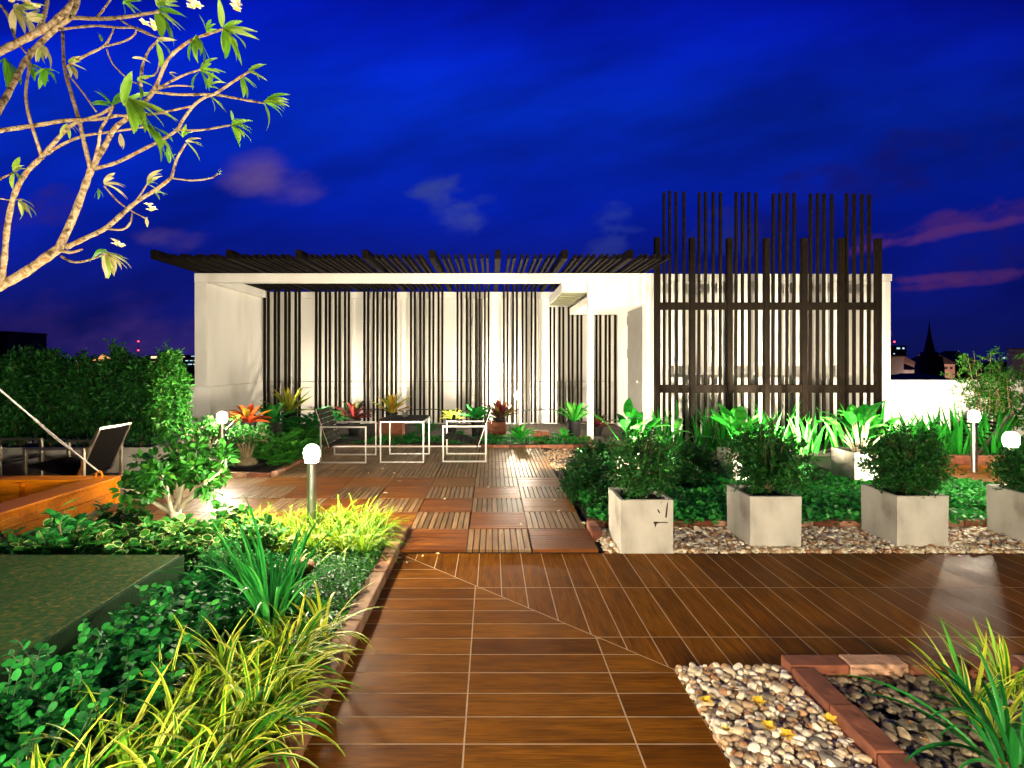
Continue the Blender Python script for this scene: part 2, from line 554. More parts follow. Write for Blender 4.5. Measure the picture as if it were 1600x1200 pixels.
for i in range(len(xs) - 1):
    for j in range(3):
        p = [(xs[i] + g, ys[j] + g), (xs[i + 1] - g, ys[j] + g), (xs[i + 1] - g, ys[j + 1] - g), (xs[i] + g, ys[j + 1] - g)]
        p = clip(p, nx_, ny_, cc - g)
        p = clip(p, -1, 0, .772)
        if len(p) > 2:
            ty.add([(x, y, 0) for x, y in p], [list(range(len(p)))], R.random())
struct(tx.build('tile_floor', M['tile_x']))
struct(ty.build('tile_floor', M['tile_y']))
gr.add([(-.772, -4, -.0014), (.95, -4, -.0014), (.95, 2.735, -.0014), (-.772, 2.735, -.0014)], [[0, 1, 2, 3]])
gr.add([(-.772, 2.735, -.0014), (10.4, 2.735, -.0014), (10.4, 4.395, -.0014), (-.772, 4.395, -.0014)], [[0, 1, 2, 3]])
struct(gr.build('floor_grout', M['grout']))

# --- slatted timber deck, squares turned in alternate directions
cell = .5553
dx, dy, un = MB(), MB(), MB()
for r in range(0, 10):
    for c in range(-6, 3):
        if r == 0 and c < 0:
            continue
        if r >= 5 and c < -4:
            continue
        x0, y0 = -.764 + cell * c, 4.40 + cell * r
        x1, y1 = x0 + cell - .006, min(y0 + cell - .006, 9.64)
        alongx = (r + c) % 2 == 0 and r < 5
        if r == 4 and c in (-3, -1):
            alongx = True
        base = R.uniform(.15, .85)
        n = 11 if alongx else 10
        zj = R.uniform(-.002, .003)
        if alongx:
            for q in range(n):
                a, e = y0 + (y1 - y0) * q / n, y0 + (y1 - y0) * (q + 1) / n - .0045
                dx.box(x0, x1, a, e, .006, .030 + zj + R.uniform(-.0008, .0008), min(1, max(0, base + R.uniform(-.18, .18))))
        else:
            for q in range(n):
                a, e = x0 + (x1 - x0) * q / n, x0 + (x1 - x0) * (q + 1) / n - .0095
                dy.box(a, e, y0, y1, .006, .030 + zj + R.uniform(-.0008, .0008), min(1, max(0, base + R.uniform(-.3, .3))))
un.box(-.76, .898, 4.41, 9.64, -.05, .004).box(-4.09, -.76, 4.96, 7.18, -.05, .004).box(-2.98, -.76, 7.18, 9.64, -.05, .004)
o = struct(dx.build('wood_deck', M['deck_x']))
o = struct(dy.build('wood_deck', M['deck_y']))
struct(un.build('deck_base', M['under']))
# a second patch of deck by the far bollard
d2, u2 = MB(), MB()
for c in range(5):
    for r in range(3):
        x0, y0 = 5.95 + cell * c, 6.3 + cell * r
        base = R.uniform(.3, .9)
        for q in range(10):
            a, e = x0 + cell * q / 10, x0 + cell * (q + 1) / 10 - .0085
            if (r + c) % 2:
                d2.box(a, e, y0, y0 + cell - .006, .012, .036, min(1, max(0, base + R.uniform(-.25, .25))))
            else:
                b0 = y0 + (a - x0)
                d2.box(x0, x0 + cell - .006, b0, b0 + cell / 10 - .006, .012, .036, min(1, max(0, base + R.uniform(-.2, .2))))
u2.box(5.95, 8.7, 6.3, 7.95, -.05, .010)
struct(d2.build('wood_deck', M['deck_x']))
struct(u2.build('deck_base', M['under']))
# terrace ground under the lounge chairs
b = MB().box(-16, -4.1, 2.0, 10.5, -.055, -.012)
struct(b.build('terrace_ground', M['roof']))


# ================================================================== ARCHITECTURE
pav = thing('pavilion', 'open white pavilion with a slim front beam and deep end wall', 'pavilion', (-1.3, YW, 0))
MB().box(XL, XLi, YB + .02, YW + .2, 1.10, 3.22).build('end_wall', M['wall'], pav, bev=.008)
MB().box(XL - .02, XLi + .05, YB + .03, YW + .2, -.05, 1.085).build('plinth_wall', M['wall'], pav, bev=.008)
MB().box(XL - .025, XLi + .06, YB + .01, YW + .2, 1.086, 1.10).build('ledge', M['wall_trim'], pav)
MB().box(XL, XLi + .13, YB + .19, YW - .02, 3.222, 3.395).build('end_beam', M['wall'], pav)
MB().box(XL - .004, XLi - .12, YB - .015, YB + .02, 1.10, 3.225).box(XLi - .115, XLi + .003, YB - .03, YB + .02, 1.10, 3.225).build('corner_post', M['wall_trim'], pav)
MB().box(XL - .01, XR - 4.81, YB - .02, YB + .17, 3.228, 3.412).build('front_beam', M['wall'], pav, bev=.006)
bw = MB()
for x0, x1 in ((-5.81, -3.55), (-3.545, -1.2), (-1.195, 1.2), (1.205, 3.2)):
    bw.box(x0, x1, YW, YW + .2, 1.115, 3.22)
bw.build('rear_wall', M['wall'], pav, bev=.003)
MB().box(-5.81, 3.2, YW - .012, YW + .2, -.05, .935).build('rear_plinth', M['wall'], pav)
MB().box(-5.81, 3.2, YW - .02, YW + .2, .945, 1.105).build('ledge', M['wall_trim'], pav, bev=.004)
MB().box(-5.81, 3.2, YW - .08, YW + .2, 3.222, 3.392).build('rear_beam', M['wall'], pav)
MB().box(1.96, 2.075, YB - .022, YB + .09, .03, 3.226).build('post', M['wall_trim'], pav, bev=.006)
MB().box(1.435, 1.957, YB + .02, 13.1, 3.03, 3.226).build('duct', M['wall_trim'], pav, bev=.004)
b = MB()
b.box(1.45, 1.945, YB + .05, 13.08, 3.012, 3.029)
for i in range(6):
    b.box(1.44, 1.955, YB + .1 + i * .42, YB + .13 + i * .42, 2.998, 3.0115)
b.build('duct_tray', mat('galvanised_tray', [(.20, .20, .12), (.34, .34, .22)], .42, metal=.7, scale=7), pav)
MB().box(2.08, XA - .002, YB - .018, YB + .1, 2.79, 3.225).build('lintel', M['wall'], pav, bev=.004)
MB().box(1.96, XA - .002, YB + .102, YW - .02, 2.80, 2.95).build('canopy_slab', M['wall'], pav, bev=.004)

sh = thing('stair_house', 'white box building with a grey door behind the tall slatted fence', 'building', ((XA + XR) / 2, YB + 2, 0))
MB().box(XA, XR, YB, YB + 3.6, -.05, 3.25).build('wall', M['wall'], sh, bev=.006)
MB().box(XA - .012, XR + .02, YB - .012, YB + 3.6, 3.255, 3.40).build('cap', M['wall_trim'], sh, bev=.005)
MB().box(XA - .03, XA - .002, YB + .12, YB + 1.38, .14, 2.80).build('door_frame', M['wall_trim'], sh, bev=.004)
dr = MB().box(XA - .05, XA - .031, YB + .18, YB + 1.30, .16, 2.755).build('door', M['grey_door'], sh, bev=.003)
h = MB()
for zz in (.0,):
    h.lathe([(.028, 0), (.03, .006), (.012, .012), (.012, .04), (.026, .045), (.030, .06), (.024, .078), (.0, .080)], (0, 0, 0), 16)
hv = h.mesh('handle')
hv.materials.append(M['steel'])
ho = bpy.data.objects.new('handle', hv)
COL.objects.link(ho)
ho.parent = dr
o_ = dr['_o']
ho.location = (XA - .05 - o_[0], YB + .27 - o_[1], 1.19 - o_[2])
ho.rotation_euler = (0, -math.pi / 2, 0)
for z in (.45, 1.7, 2.45):
    MB().box(XA - .062, XA - .052, YB + 1.28, YB + 1.34, z, z + .20).build('hinge', M['steel_old'], dr)

pw = tag(MB().box(-16, XL - .03, YB + .02, YB + .2, -.05, 1.10).build('parapet_wall', M['wall'], bev=.006),
         'white parapet wall behind the tall hedge shrubs', 'wall')
pw2 = thing('parapet_wall', 'brightly lit white parapet wall beyond the striped bollard lamps', 'wall', (12, YB + .3, 0))
MB().box(XR + .002, 16, YB + .2, YB + .4, -.05, 1.19).build('wall', M['wall'], pw2)
MB().box(XR + .002, 16, YB + .17, YB + .43, 1.192, 1.235).build('coping', M['wall_trim'], pw2, bev=.004)
pw2['label'] = 'brightly lit white parapet wall running on from the slatted fence'

# --- pergola of dark joists carried on the pavilion, turning down as slats before the rear wall
pg = thing('pergola_roof', 'dark stained timber pergola of heavy beams and paired joists above white pavilion', 'pergola', (-1.3, 9.2, 3.4))
beams = [-5.93, -4.61, -3.39, -2.22, -1.05, .112, 1.29, 2.44]
sl = thing('slat_screen', 'tall dark vertical slats hung in pairs before the pavilion rear wall', 'screen', (-1.3, 13.2, 0))
for i, x in enumerate(beams):
    MB().box(x - .052, x + .052, 9.2, YW + .1, 3.416, 3.575).build('beam', M['black_wood'], pg, bev=.004)
for i, x in enumerate(beams):
    nxt = beams[i + 1] if i + 1 < len(beams) else x + 1.18
    for fr in (.208, .406, .607, .80):
        for s in (-.048, .048):
            xx = x + (nxt - x) * fr + s
            if xx > 3.16:
                continue
            yf = 9.2 + R.uniform(-.012, .012)
            MB().box(xx - .022, xx + .022, yf, YW - .1, 3.417, 3.50).build('joist', M['black_wood'], pg)
            zb = .08
            if xx < 1.44 or xx > 1.96 or True:
                top = 3.415 if not (1.40 < xx) else (2.99 if xx < 1.96 else 2.79)
                if 1.40 < xx < 1.99 or xx > 1.96 or xx <= 1.40:
                    MB().box(xx - .024, xx + .024, 13.16 + R.uniform(-.006, .006), 13.22, zb, top).build('slat', M['black_wood'], sl)
tag(sl)
cb = MB()
pts = []
for i in range(60):
    x = -4.9 + i * 7.6 / 59
    pts.append((x, 13.12 + .01 * math.sin(i), .40 + .022 * math.sin(i * .55) + .01 * math.sin(i * 1.7)))
cb.tube(pts, .013, 6)
tag(cb.build('cable', M['cable'], smooth=True), 'black cable strung low across the vertical slats', 'cable')

# --- tall open fence before the stair house
fn = thing('slatted_fence', 'tall dark timber fence with posts, rails and high slender pickets', 'fence', (5.6, 10.0, 0))
pedge = [1032, 1086.8, 1145.2, 1203.5, 1262.5, 1320.8, 1378.5]
px_ = [(p - CX) * 10.0 / F - .05 for p in pedge]
ptop = [370, 371, 371.5, 371.5, 371.5, 371.5, 372]
for x, t in zip(px_, ptop):
    MB().box(x - .05, x + .05, 10.0, 10.10, .02, H - (t - CY) * 10 / F).build('post', M['black_wood'], fn, bev=.005)
for i in range(6):
    a, e = px_[i] + .051, px_[i + 1] - .051
    MB().box(a, e, 10.015, 10.055, 2.60, 2.745).build('rail', M['black_wood'], fn, bev=.004)
    MB().box(a, e, 10.015, 10.055, 1.015, 1.17).build('rail', M['black_wood'], fn, bev=.004)
    for k, fr in enumerate((.205, .385, .575, .77)):
        x = px_[i] + (px_[i + 1] - px_[i]) * fr + R.uniform(-.008, .008)
        lean = R.uniform(-.012, .012)
        zt = H - (299 + i * .8 - CY) * 10.07 / F + R.uniform(-.015, .015)
        p = MB().bar((x, 10.082, .03), (x + lean, 10.082, zt), .045, .05, up=(0, 1, 0)).build('picket', M['black_wood'], fn)

# ================================================================== CONCRETE PLANTERS
def planter(name, X, Y, w, h, label, group, z0=-.02):
    t = thing(name, label, 'planter', (X, Y, z0), group)
    w2, th = w / 2, .035
    b = MB()
    zt = z0 + h
    v = []
    for z, hw in ((z0, w2 - .004), (zt, w2), (zt, w2 - th), (z0 + h - .12, w2 - th)):
        v += [(X - hw, Y - hw, z), (X + hw, Y - hw, z), (X + hw, Y + hw, z), (X - hw, Y + hw, z)]
    f = []
    for l in range(3):
        for k in range(4):
            f.append([l * 4 + k, l * 4 + (k + 1) % 4, l * 4 + 4 + (k + 1) % 4, l * 4 + 4 + k])
    f.append([3, 2, 1, 0])
    b.add(v, f)
    b.build('box', M['concrete'], t, bev=.006)
    s = MB()
    n = 8
    hw = w2 - th + .002
    vv = [(X - hw + 2 * hw * i / n, Y - hw + 2 * hw * j / n, zt - .055 + R.uniform(-.012, .012)) for j in range(n + 1) for i in range(n + 1)]
    ff = [[j * (n + 1) + i, j * (n + 1) + i + 1, (j + 1) * (n + 1) + i + 1, (j + 1) * (n + 1) + i] for j in range(n) for i in range(n)]
    s.add(vv, ff).build('soil', M['soil'], t, smooth=True)
    return t


PF = [(1.30, 4.615, 'square grey concrete planter with dark chipped marks on its front'),
      (2.44, 4.725, 'square grey concrete planter between the chipped one and the widest spaced one'),
      (3.715, 4.74, 'square grey concrete planter beside the bright reflection on the floor'),
      (4.90, 4.74, 'square grey concrete planter in front of the low bollard lamp')]
pw_ = .448
planters = []
for i, (x, y, l) in enumerate(PF):
    planters.append(planter('concrete_planter', x, y, pw_, .468, l, 'concrete planters lining the tiled walk'))
planters[1]['label'] = 'square grey concrete planter next along the walk from the chipped one'
PFX = [p.location.x for p in planters]
# broken render on the first one
x0, y0 = PFX[0] - pw_ / 2, 4.615 - pw_ / 2
c = MB()
def chip(pts):
    c.add([(x0 + a * pw_, y0 + .0015, .0 + e * .435) for a, e in pts] + [(x0 + a * pw_, y0 - .003, e * .435) for a, e in pts],
          [list(range(len(pts)))[::-1], [len(pts) + i for i in range(len(pts))]] + [[i, (i + 1) % len(pts), len(pts) + (i + 1) % len(pts), len(pts) + i] for i in range(len(pts))])
chip([(.62, .60), (.66, .615), (.74, .605), (.82, .61), (.89, .60), (.89, .585), (.80, .59), (.72, .585), (.68, .57), (.655, .50), (.64, .57), (.62, .585)])
chip([(.88, .97), (.895, .99), (.885, .85), (.872, .72), (.862, .68), (.84, .70), (.852, .80), (.862, .88)])
chip([(.69, .86), (.72, .84), (.75, .78), (.74, .77), (.71, .80)])
chip([(.76, .995), (.785, .985), (.77, .97)])
c.build('chipped_patch', M['chip'], planters[0])
PR = []
for x, l in ((1.84, 'concrete planter hidden behind the chipped planter shrub, holding broad paddle leaves'),
             (3.32, 'concrete planter with a glowing front among dark shrubs below the fence'),
             (4.88, 'pale concrete planter of tall paddle leaved stems next to the bushiest shrub')):
    PR.append(planter('concrete_planter', x, 6.95, .47, .44, l, 'concrete planters standing in the ground cover', .0))

# hedge troughs
for x0, x1, l in ((-9.2, -4.86, 'long stained concrete trough under the hedge behind the lounge chair'),
                  (-4.83, -4.22, 'short concrete trough under the lit end shrub of the hedge')):
    t = thing('concrete_trough', l, 'planter', ((x0 + x1) / 2, 7.8, 0), 'concrete troughs under the hedge')
    b = MB()
    b.box(x0, x1, 7.45, 7.50, -.02, .385).box(x0, x1, 8.10, 8.15, -.02, .385).box(x0, x0 + .05, 7.501, 8.099, -.02, .385).box(x1 - .05, x1, 7.501, 8.099, -.02, .385)
    b.build('box', M['trough'], t)
    MB().box(x0 + .051, x1 - .051, 7.501, 8.099, .0, .33).build('soil', M['soil'], t)

# ================================================================== BRICK EDGINGS
def edging(label, p, q, wid, hgt, blen=.21, z=0, skew=.004, tints=None, m=None):
    p, q = Vector((p[0], p[1], z)), Vector((q[0], q[1], z))
    t = thing('brick_edging', label, 'edging', tuple((p + q) / 2))
    d = q - p
    n = max(1, int(round(d.length / blen)))
    u = d.normalized()
    sd = Vector((-u.y, u.x, 0))
    for i in range(n):
        a = p + d * (i / n) + u * .003
        e = p + d * ((i + 1) / n) - u * .003
        off = sd * R.uniform(-skew, skew)
        hh = hgt + R.uniform(-.004, .004)
        b = MB()
        b.bar(a + off + Vector((0, 0, hh / 2 - .01)), e + off + Vector((0, 0, hh / 2 - .01)), wid, hh + .02, tint=(tints[i % len(tints)] if tints else R.random()))
        b.build('brick', m or M['brick'], t, bev=.007)
    return t


edging('red brick edging of the striped grass bed beside the tiled path', (-.827, .2), (-.827, 4.93), .108, .072, .36, skew=.003, m=M['brick_old'])
edging('brick edging closing the bed beside the front bollard lamp', (-.90, 4.965), (-2.6, 4.965), .05, .035, .3)
edging('red brick edging running from gravel strip toward the viewer round the dark pebble bed', (1.56, .6), (1.56, 2.63), .115, .075, .30, skew=.002, tints=[.25, .35, .2, .3])
edging('brick edging with one pale brick between tiled floor and dark pebbles', (1.505, 2.69), (5.4, 2.69), .10, .075, .30, tints=[.25, .95, .3, .35, .8, .4, .3])
edging('brick edging between the pale gravel and the leafy ground cover', (.93, 5.09), (6.0, 5.09), .09, .075, .24)
edging('short brick edging between wooden deck corner and trailing shrub', (.955, 4.72), (.955, 5.04), .09, .08, .16)
edging('long low brick edging along the back of the wooden deck', (-2.95, 9.72), (3.0, 9.72), .10, .075, .30)
edging('brick edging in front of the potted bonsai and hedge', (-4.6, 7.25), (-3.06, 7.25), .10, .075, .30)
edging('brick edging running back along the deck beside the potted bonsai', (-3.03, 7.31), (-3.03, 9.66), .09, .075, .30)
edging('brick edging behind the small deck at the far bollard', (5.8, 8.02), (9.5, 8.02), .12, .17, .30)
b = MB().bar((-3.3, 9.63, .055), (-.2, 9.64, .055), .035, .02)
tag(b.build('white_pipe', M['wall_trim']), 'thin white strip lying along the back deck edge behind the table', 'strip')

for nm, lab, x0, x1, y0, y1, z1, n in (('brick_block', 'pair of terracotta blocks standing by the bright fern', .82, 1.14, 10.3, 10.55, .24, 2),
                                       ('brick_block', 'terracotta block stack carrying the wine red potted bromeliad', -.30, .30, 10.9, 11.25, .36, 2),
                                       ('brick_block', 'terracotta block plinth behind the table below the yellow bromeliad', -2.36, -1.86, 10.9, 11.3, .42, 2),
                                       ('brick_block', 'low terracotta blocks under the green potted bromeliad by the post', 1.45, 2.0, 10.42, 10.66, .11, 3)):
    t = thing(nm, lab, 'block', ((x0 + x1) / 2, (y0 + y1) / 2, 0), 'terracotta blocks in the back bed')
    for i in range(n):
        a, e = x0 + (x1 - x0) * i / n + .003, x0 + (x1 - x0) * (i + 1) / n - .003
        MB().box(a, e, y0, y1, .02, z1).build('block', M['terra'], t, bev=.008)

# ================================================================== ORANGE TIMBER SURROUND, MOSSY SLAB
ob = thing('timber_surround', 'low orange painted timber surround with a broad cap rail', 'surround', (-5.7, 4.6, 0))
MB().box(-4.56, -4.26, 2.4, 6.06, .262, .292).build('cap_rail', M['orange'], ob, bev=.006)
MB().box(-8.4, -4.563, 5.84, 6.06, .262, .292).build('cap_rail', M['orange'], ob, bev=.006)
for z0, z1 in ((-.05, .115), (.121, .259)):
    MB().box(-4.34, -4.29, 2.4, 6.02, z0, z1).build('side_board', M['orange'], ob, bev=.004)
    MB().box(-8.4, -4.52, 5.88, 5.93, z0, z1).build('side_board', M['orange'], ob, bev=.004)
MB().box(-4.52, -4.345, 2.4, 6.01, -.05, .20).build('inner_frame', M['orange'], ob)
MB().box(-4.33, -4.275, 5.965, 6.045, -.05, .259).build('corner_post', M['orange'], ob, bev=.004)
MB().box(-5.3, -5.22, 5.80, 5.876, -.05, .26).build('post', M['orange'], ob, bev=.004)
hk = MB()
pts = []
hx = W(155, 744, 5.95)
for i in range(13):
    a = math.pi * i / 12
    pts.append((hx.x + .035 * math.cos(a), 5.95, .29 + .075 * math.sin(a) ** .6))
hk.tube(pts, .011, 8).build('rope_ring', M['orange'], ob, smooth=True)

slab = thing('mossy_slab', 'large flat slab bench overgrown with green and brown moss', 'slab', (-3.1, 2.7, 0))
MB().box(-4.2, -2.10, 1.735, 3.545, .16, .302).build('slab_top', M['moss'], slab, bev=.01)
sg_ = MB()
sg_.box(-2.0995, -2.082, 1.72, 3.56, .14, .296).box(-4.2, -2.0998, 3.5455, 3.56, .14, .296).box(-4.2, -2.0998, 1.72, 1.7345, .14, .296)
sg_.build('slab_edge', mat('green_painted_edge', [(.002, .016, .003), (.005, .032, .006)], .75, scale=7, bump=.2, spec=.08), slab, bev=.004)
MB().box(-4.15, -2.13, 1.8, 3.50, .0, .159).build('slab_base', mat('green_paint', [(.004, .022, .008), (.010, .05, .015)], .6, scale=9, bump=.2), slab)


# ================================================================== LAMPS
LAMP, SPOTK = 1900.0, 7.0
lamp_mat = emit('lamp_glow', WARM, LAMP)


def bollard(label, X, Y, z0=0.0, hgt=.72, power=1.0, group='bollard lamps'):
    t = thing('bollard_lamp', label, 'lamp', (X, Y, z0), group)
    MB().lathe([(.075, -.02), (.075, .008), (.04, .012), (.039, hgt), (.030, hgt + .004)], (X, Y, z0), 20).build('pole', M['steel'], t, smooth=False)
    m = lamp_mat if power == 1.0 else emit('lamp_glow', WARM, LAMP * power)
    hz = z0 + hgt
    MB().lathe([(.030, .004), (.052, .012), (.066, .05), (.068, .085), (.058, .125), (.036, .148), (.012, .156)], (X, Y, hz), 20).build('lamp_head', m, t, smooth=True)
    MB().lathe([(.058, 0), (.061, .006), (.058, .012)], (X, Y, hz - .006), 20).build('collar', M['steel'], t)
    return t


def spot(label, loc, aim, watts, angle=110, blend=.6, col=WARM, radius=.03):
    """a garden spike light: spike, can, lens and the light itself"""
    loc, aim = Vector(loc), Vector(aim)
    t = thing('garden_spotlight', label, 'spotlight', tuple(loc), 'garden spotlights among the plants')
    d = (aim - loc).normalized()
    MB().tube([loc + Vector((0, 0, -.14)), loc], .008, 6).build('spike', M['black_pot'], t)
    MB().tube([loc - d * .05, loc - d * .04, loc + d * .05, loc + d * .055], [.02, .036, .04, .04], 14).build('can', M['black_pot'], t)
    MB().tube([loc + d * .0555, loc + d * .0575], .034, 14).build('lens', emit('spot_lens', col, 40), t)
    l = bpy.data.lights.new('spotlight_beam', 'SPOT')
    l.energy = watts * SPOTK
    l.color = col
    l.spot_size = math.radians(angle)
    l.spot_blend = blend
    l.shadow_soft_size = radius
    o = bpy.data.objects.new('spotlight_beam', l)
    COL.objects.link(o)
    o.parent = t
    o.location = d * .075
    o.rotation_euler = d.to_track_quat('-Z', 'Y').to_euler()
    return t


p = W(487, 712, 4.62)
bollard('stainless bollard lamp glowing among the yellow striped grass', p.x, p.y, .02, .70, 1.3)
p = W(347, 655, 7.45)
bollard('stainless bollard lamp beside the bonsai and the lit hedge end', p.x, p.y, .02, .72, .62)
p = W(1522, 650, 7.5)
bollard('bollard lamp on the small deck before the bright parapet', p.x, p.y, .03, .72, .5)
p = W(1580, 690, 5.45)
bollard('bollard lamp just behind the planter shrub, lower in view than the other', p.x, p.y, .0, .72, .55)
p = W(797, 640, 12.2)
bollard('bollard lamp glaring against the rear wall behind the potted bromeliad', .62, 12.35, .0, .74, 1.0)

# bollards outside the picture, set by the foreground light; the grass one is added
bollard('bollard lamp in the striped grass near the mossy slab', -2.75, 1.0, .02, .72, .7)
bollard('added unseen bollard light inside the near mass of striped grass', -1.3, .15, .02, .72, 1.05)  # added out of view to brighten the grass from the near side
bollard('bollard lamp at the near end of the pebble strip', .75, -1.6, .0, .72, 3.0)
bollard('bollard lamp in the bed of striped grass at the far end of the dark pebbles', 3.6, 1.2, .0, .72, .7)

SPOTS = [
    ('small spotlight under the frangipani tree', (-3.3, 2.2, .18), (-3.0, 3.3, 2.6), 55, 120),
    ('small spotlight in the pebbles facing the frangipani boughs', (-1.9, .9, .14), (-2.2, 3.3, 3.0), 40, 100),
    ('small spotlight in the ground cover before the hidden planter', (1.95, 6.28, .22), (2.1, 9.0, 1.5), 75, 140),
    ('small spotlight shining on the planter with the glowing front', (3.62, 6.22, .20), (3.6, 9.0, 1.6), 100, 140),
    ('small spotlight at the pale planter of paddle leaves', (5.25, 6.2, .22), (5.2, 9.0, 1.6), 100, 140),
    ('added fill spotlight washing the pavilion wall from the bonsai bed', (-3.3, 10.3, .62), (-3.2, 13.4, 2.2), 100, 125),  # unseen lamp added to even out the rear wall light
    ('added fill spotlight washing the pavilion wall from the back bed', (-.75, 10.4, .5), (-.75, 13.4, 2.3), 52, 130),  # another added wall wash, hidden in the planting
    ('small spotlight by the pavilion post facing the door', (2.5, 9.3, .5), (2.6, 13.4, 1.8), 32, 130),
    ('small spotlight behind the dark shrubs facing the slatted fence', (5.0, 8.4, .3), (5.6, 10.7, 1.8), 200, 150),
    ('added fill spotlight between shrub and deck lighting the pavilion beam', (1.35, 7.3, .3), (-1.2, 10.7, 2.8), 108, 140),  # hidden lamp added to lift the pavilion front
    ('added spotlight in the sword leaves brightening the parapet', (9.0, 9.4, .35), (9.2, 10.9, .8), 45, 150),  # added so the parapet burns out white
]
for s in SPOTS:
    spot(*s)

# ================================================================== FURNITURE
S = .022


def dining_chair(label, x0, x1, yn, yf, face, group):
    """cube frame armchair; face=+1 looks towards +x"""
    t = thing('garden_chair', label, 'chair', ((x0 + x1) / 2, (yn + yf) / 2, .03), group)
    zb, zt = .045, .605
    for y in (yn, yf):
        b = MB()
        b.box(x0, x0 + S, y, y + S, zb - .012, zt).box(x1 - S, x1, y, y + S, zb - .012, zt)
        b.box(x0 + S, x1 - S, y, y + S, zb - .012, zb + .012).box(x0 + S, x1 - S, y, y + S, zt - S, zt)
        b.build('side_frame', M['steel'], t, bev=.002)
    f = MB()
    xb, xf = (x0, x1) if face > 0 else (x1, x0)
    b0 = Vector((xb + face * .13, 0, .30))
    fr = Vector((xf - face * .02, 0, .405))
    for i in range(7):
        a = fr.lerp(b0, i / 7) + Vector((0, 0, .004))
        e = fr.lerp(b0, (i + .88) / 7) + Vector((0, 0, .004))
        d = (e - a)
        up = Vector((-d.z, 0, d.x)).normalized()
        f.add([tuple(Vector((c.x, y, c.z)) + up * s) for s in (-.009, .009) for c in (a, e) for y in (yn + S + .004, yf - .004)],
              [[0, 1, 3, 2], [4, 6, 7, 5], [0, 4, 5, 1], [2, 3, 7, 6], [0, 2, 6, 4], [1, 5, 7, 3]])
    f.build('seat', M['dark_slat'], t)
    f = MB()
    tp = Vector((xb - face * .06, 0, .865))
    bb = Vector((xb + face * .15, 0, .27))
    for i in range(8):
        a, e = bb.lerp(tp, i / 8), bb.lerp(tp, (i + .88) / 8)
        d = (e - a)
        up = Vector((-d.z, 0, d.x)).normalized()
        f.add([tuple(Vector((c.x, y, c.z)) + up * s) for s in (-.009, .009) for c in (a, e) for y in (yn + S + .004, yf - .004)],
              [[0, 1, 3, 2], [4, 6, 7, 5], [0, 4, 5, 1], [2, 3, 7, 6], [0, 2, 6, 4], [1, 5, 7, 3]])
    f.build('backrest', M['dark_slat'], t)
    b = MB()
    for y in (yn + S + .014, yf - .014):
        b.bar(bb + Vector((face * -.014, y, 0)), tp + Vector((face * -.014, y, 0)), .012, .012)
    b.build('back_frame', M['steel'], t)
    return t


dining_chair('steel framed garden chair facing the table, back toward the orange red bromeliad', -2.66, -1.94, 8.13, 8.84, 1, 'garden chairs at the table')
dining_chair('steel framed garden chair with its back to the wine red potted bromeliad', -.77, -.08, 8.22, 8.92, -1, 'garden chairs at the table')
t = thing('garden_table', 'square steel framed table with dark slatted top between two chairs', 'table', (-1.41, 8.55, .03))
x0, x1, y0, y1 = -1.74, -1.05, 8.17, 8.92
for y in (y0, y1):
    b = MB()
    b.box(x0, x0 + S, y, y + S, .033, .68).box(x1 - S, x1, y, y + S, .033, .68).box(x0 + S, x1 - S, y, y + S, .033, .055).box(x0 + S, x1 - S, y, y + S, .658, .68)
    b.build('leg_frame', M['steel'], t, bev=.002)
b = MB()
for x in (x0, x1 - S):
    b.box(x, x + S, y0 + S, y1, .658, .68)
b.build('top_frame', M['steel'], t)
b = MB()
for i in range(8):
    b.box(x0 + .69 * i / 8, x0 + .69 * (i + .9) / 8, y0 - .01, y1 + .03, .684, .702)
b.build('tabletop', M['dark_slat'], t)
t = thing('flower_vase', 'small glass vase holding a white flower on the dark slatted table', 'vase', (-1.42, 8.62, .702))
MB().lathe([(.035, 0), (.045, .01), (.045, .085), (.04, .085), (.04, .015), (.005, .012)], (-1.42, 8.62, .703), 18).build('jar', M['glass'], t, smooth=True)
b = MB()
for i in range(14):
    a = R.uniform(0, 6.28)
    b.ribbon((-1.42, 8.62, .775), a, R.uniform(.3, 1.4), .05, .03, .8, 'oval', 4, tint=R.uniform(.7, 1))
b.build('flower', M['flower'], t)


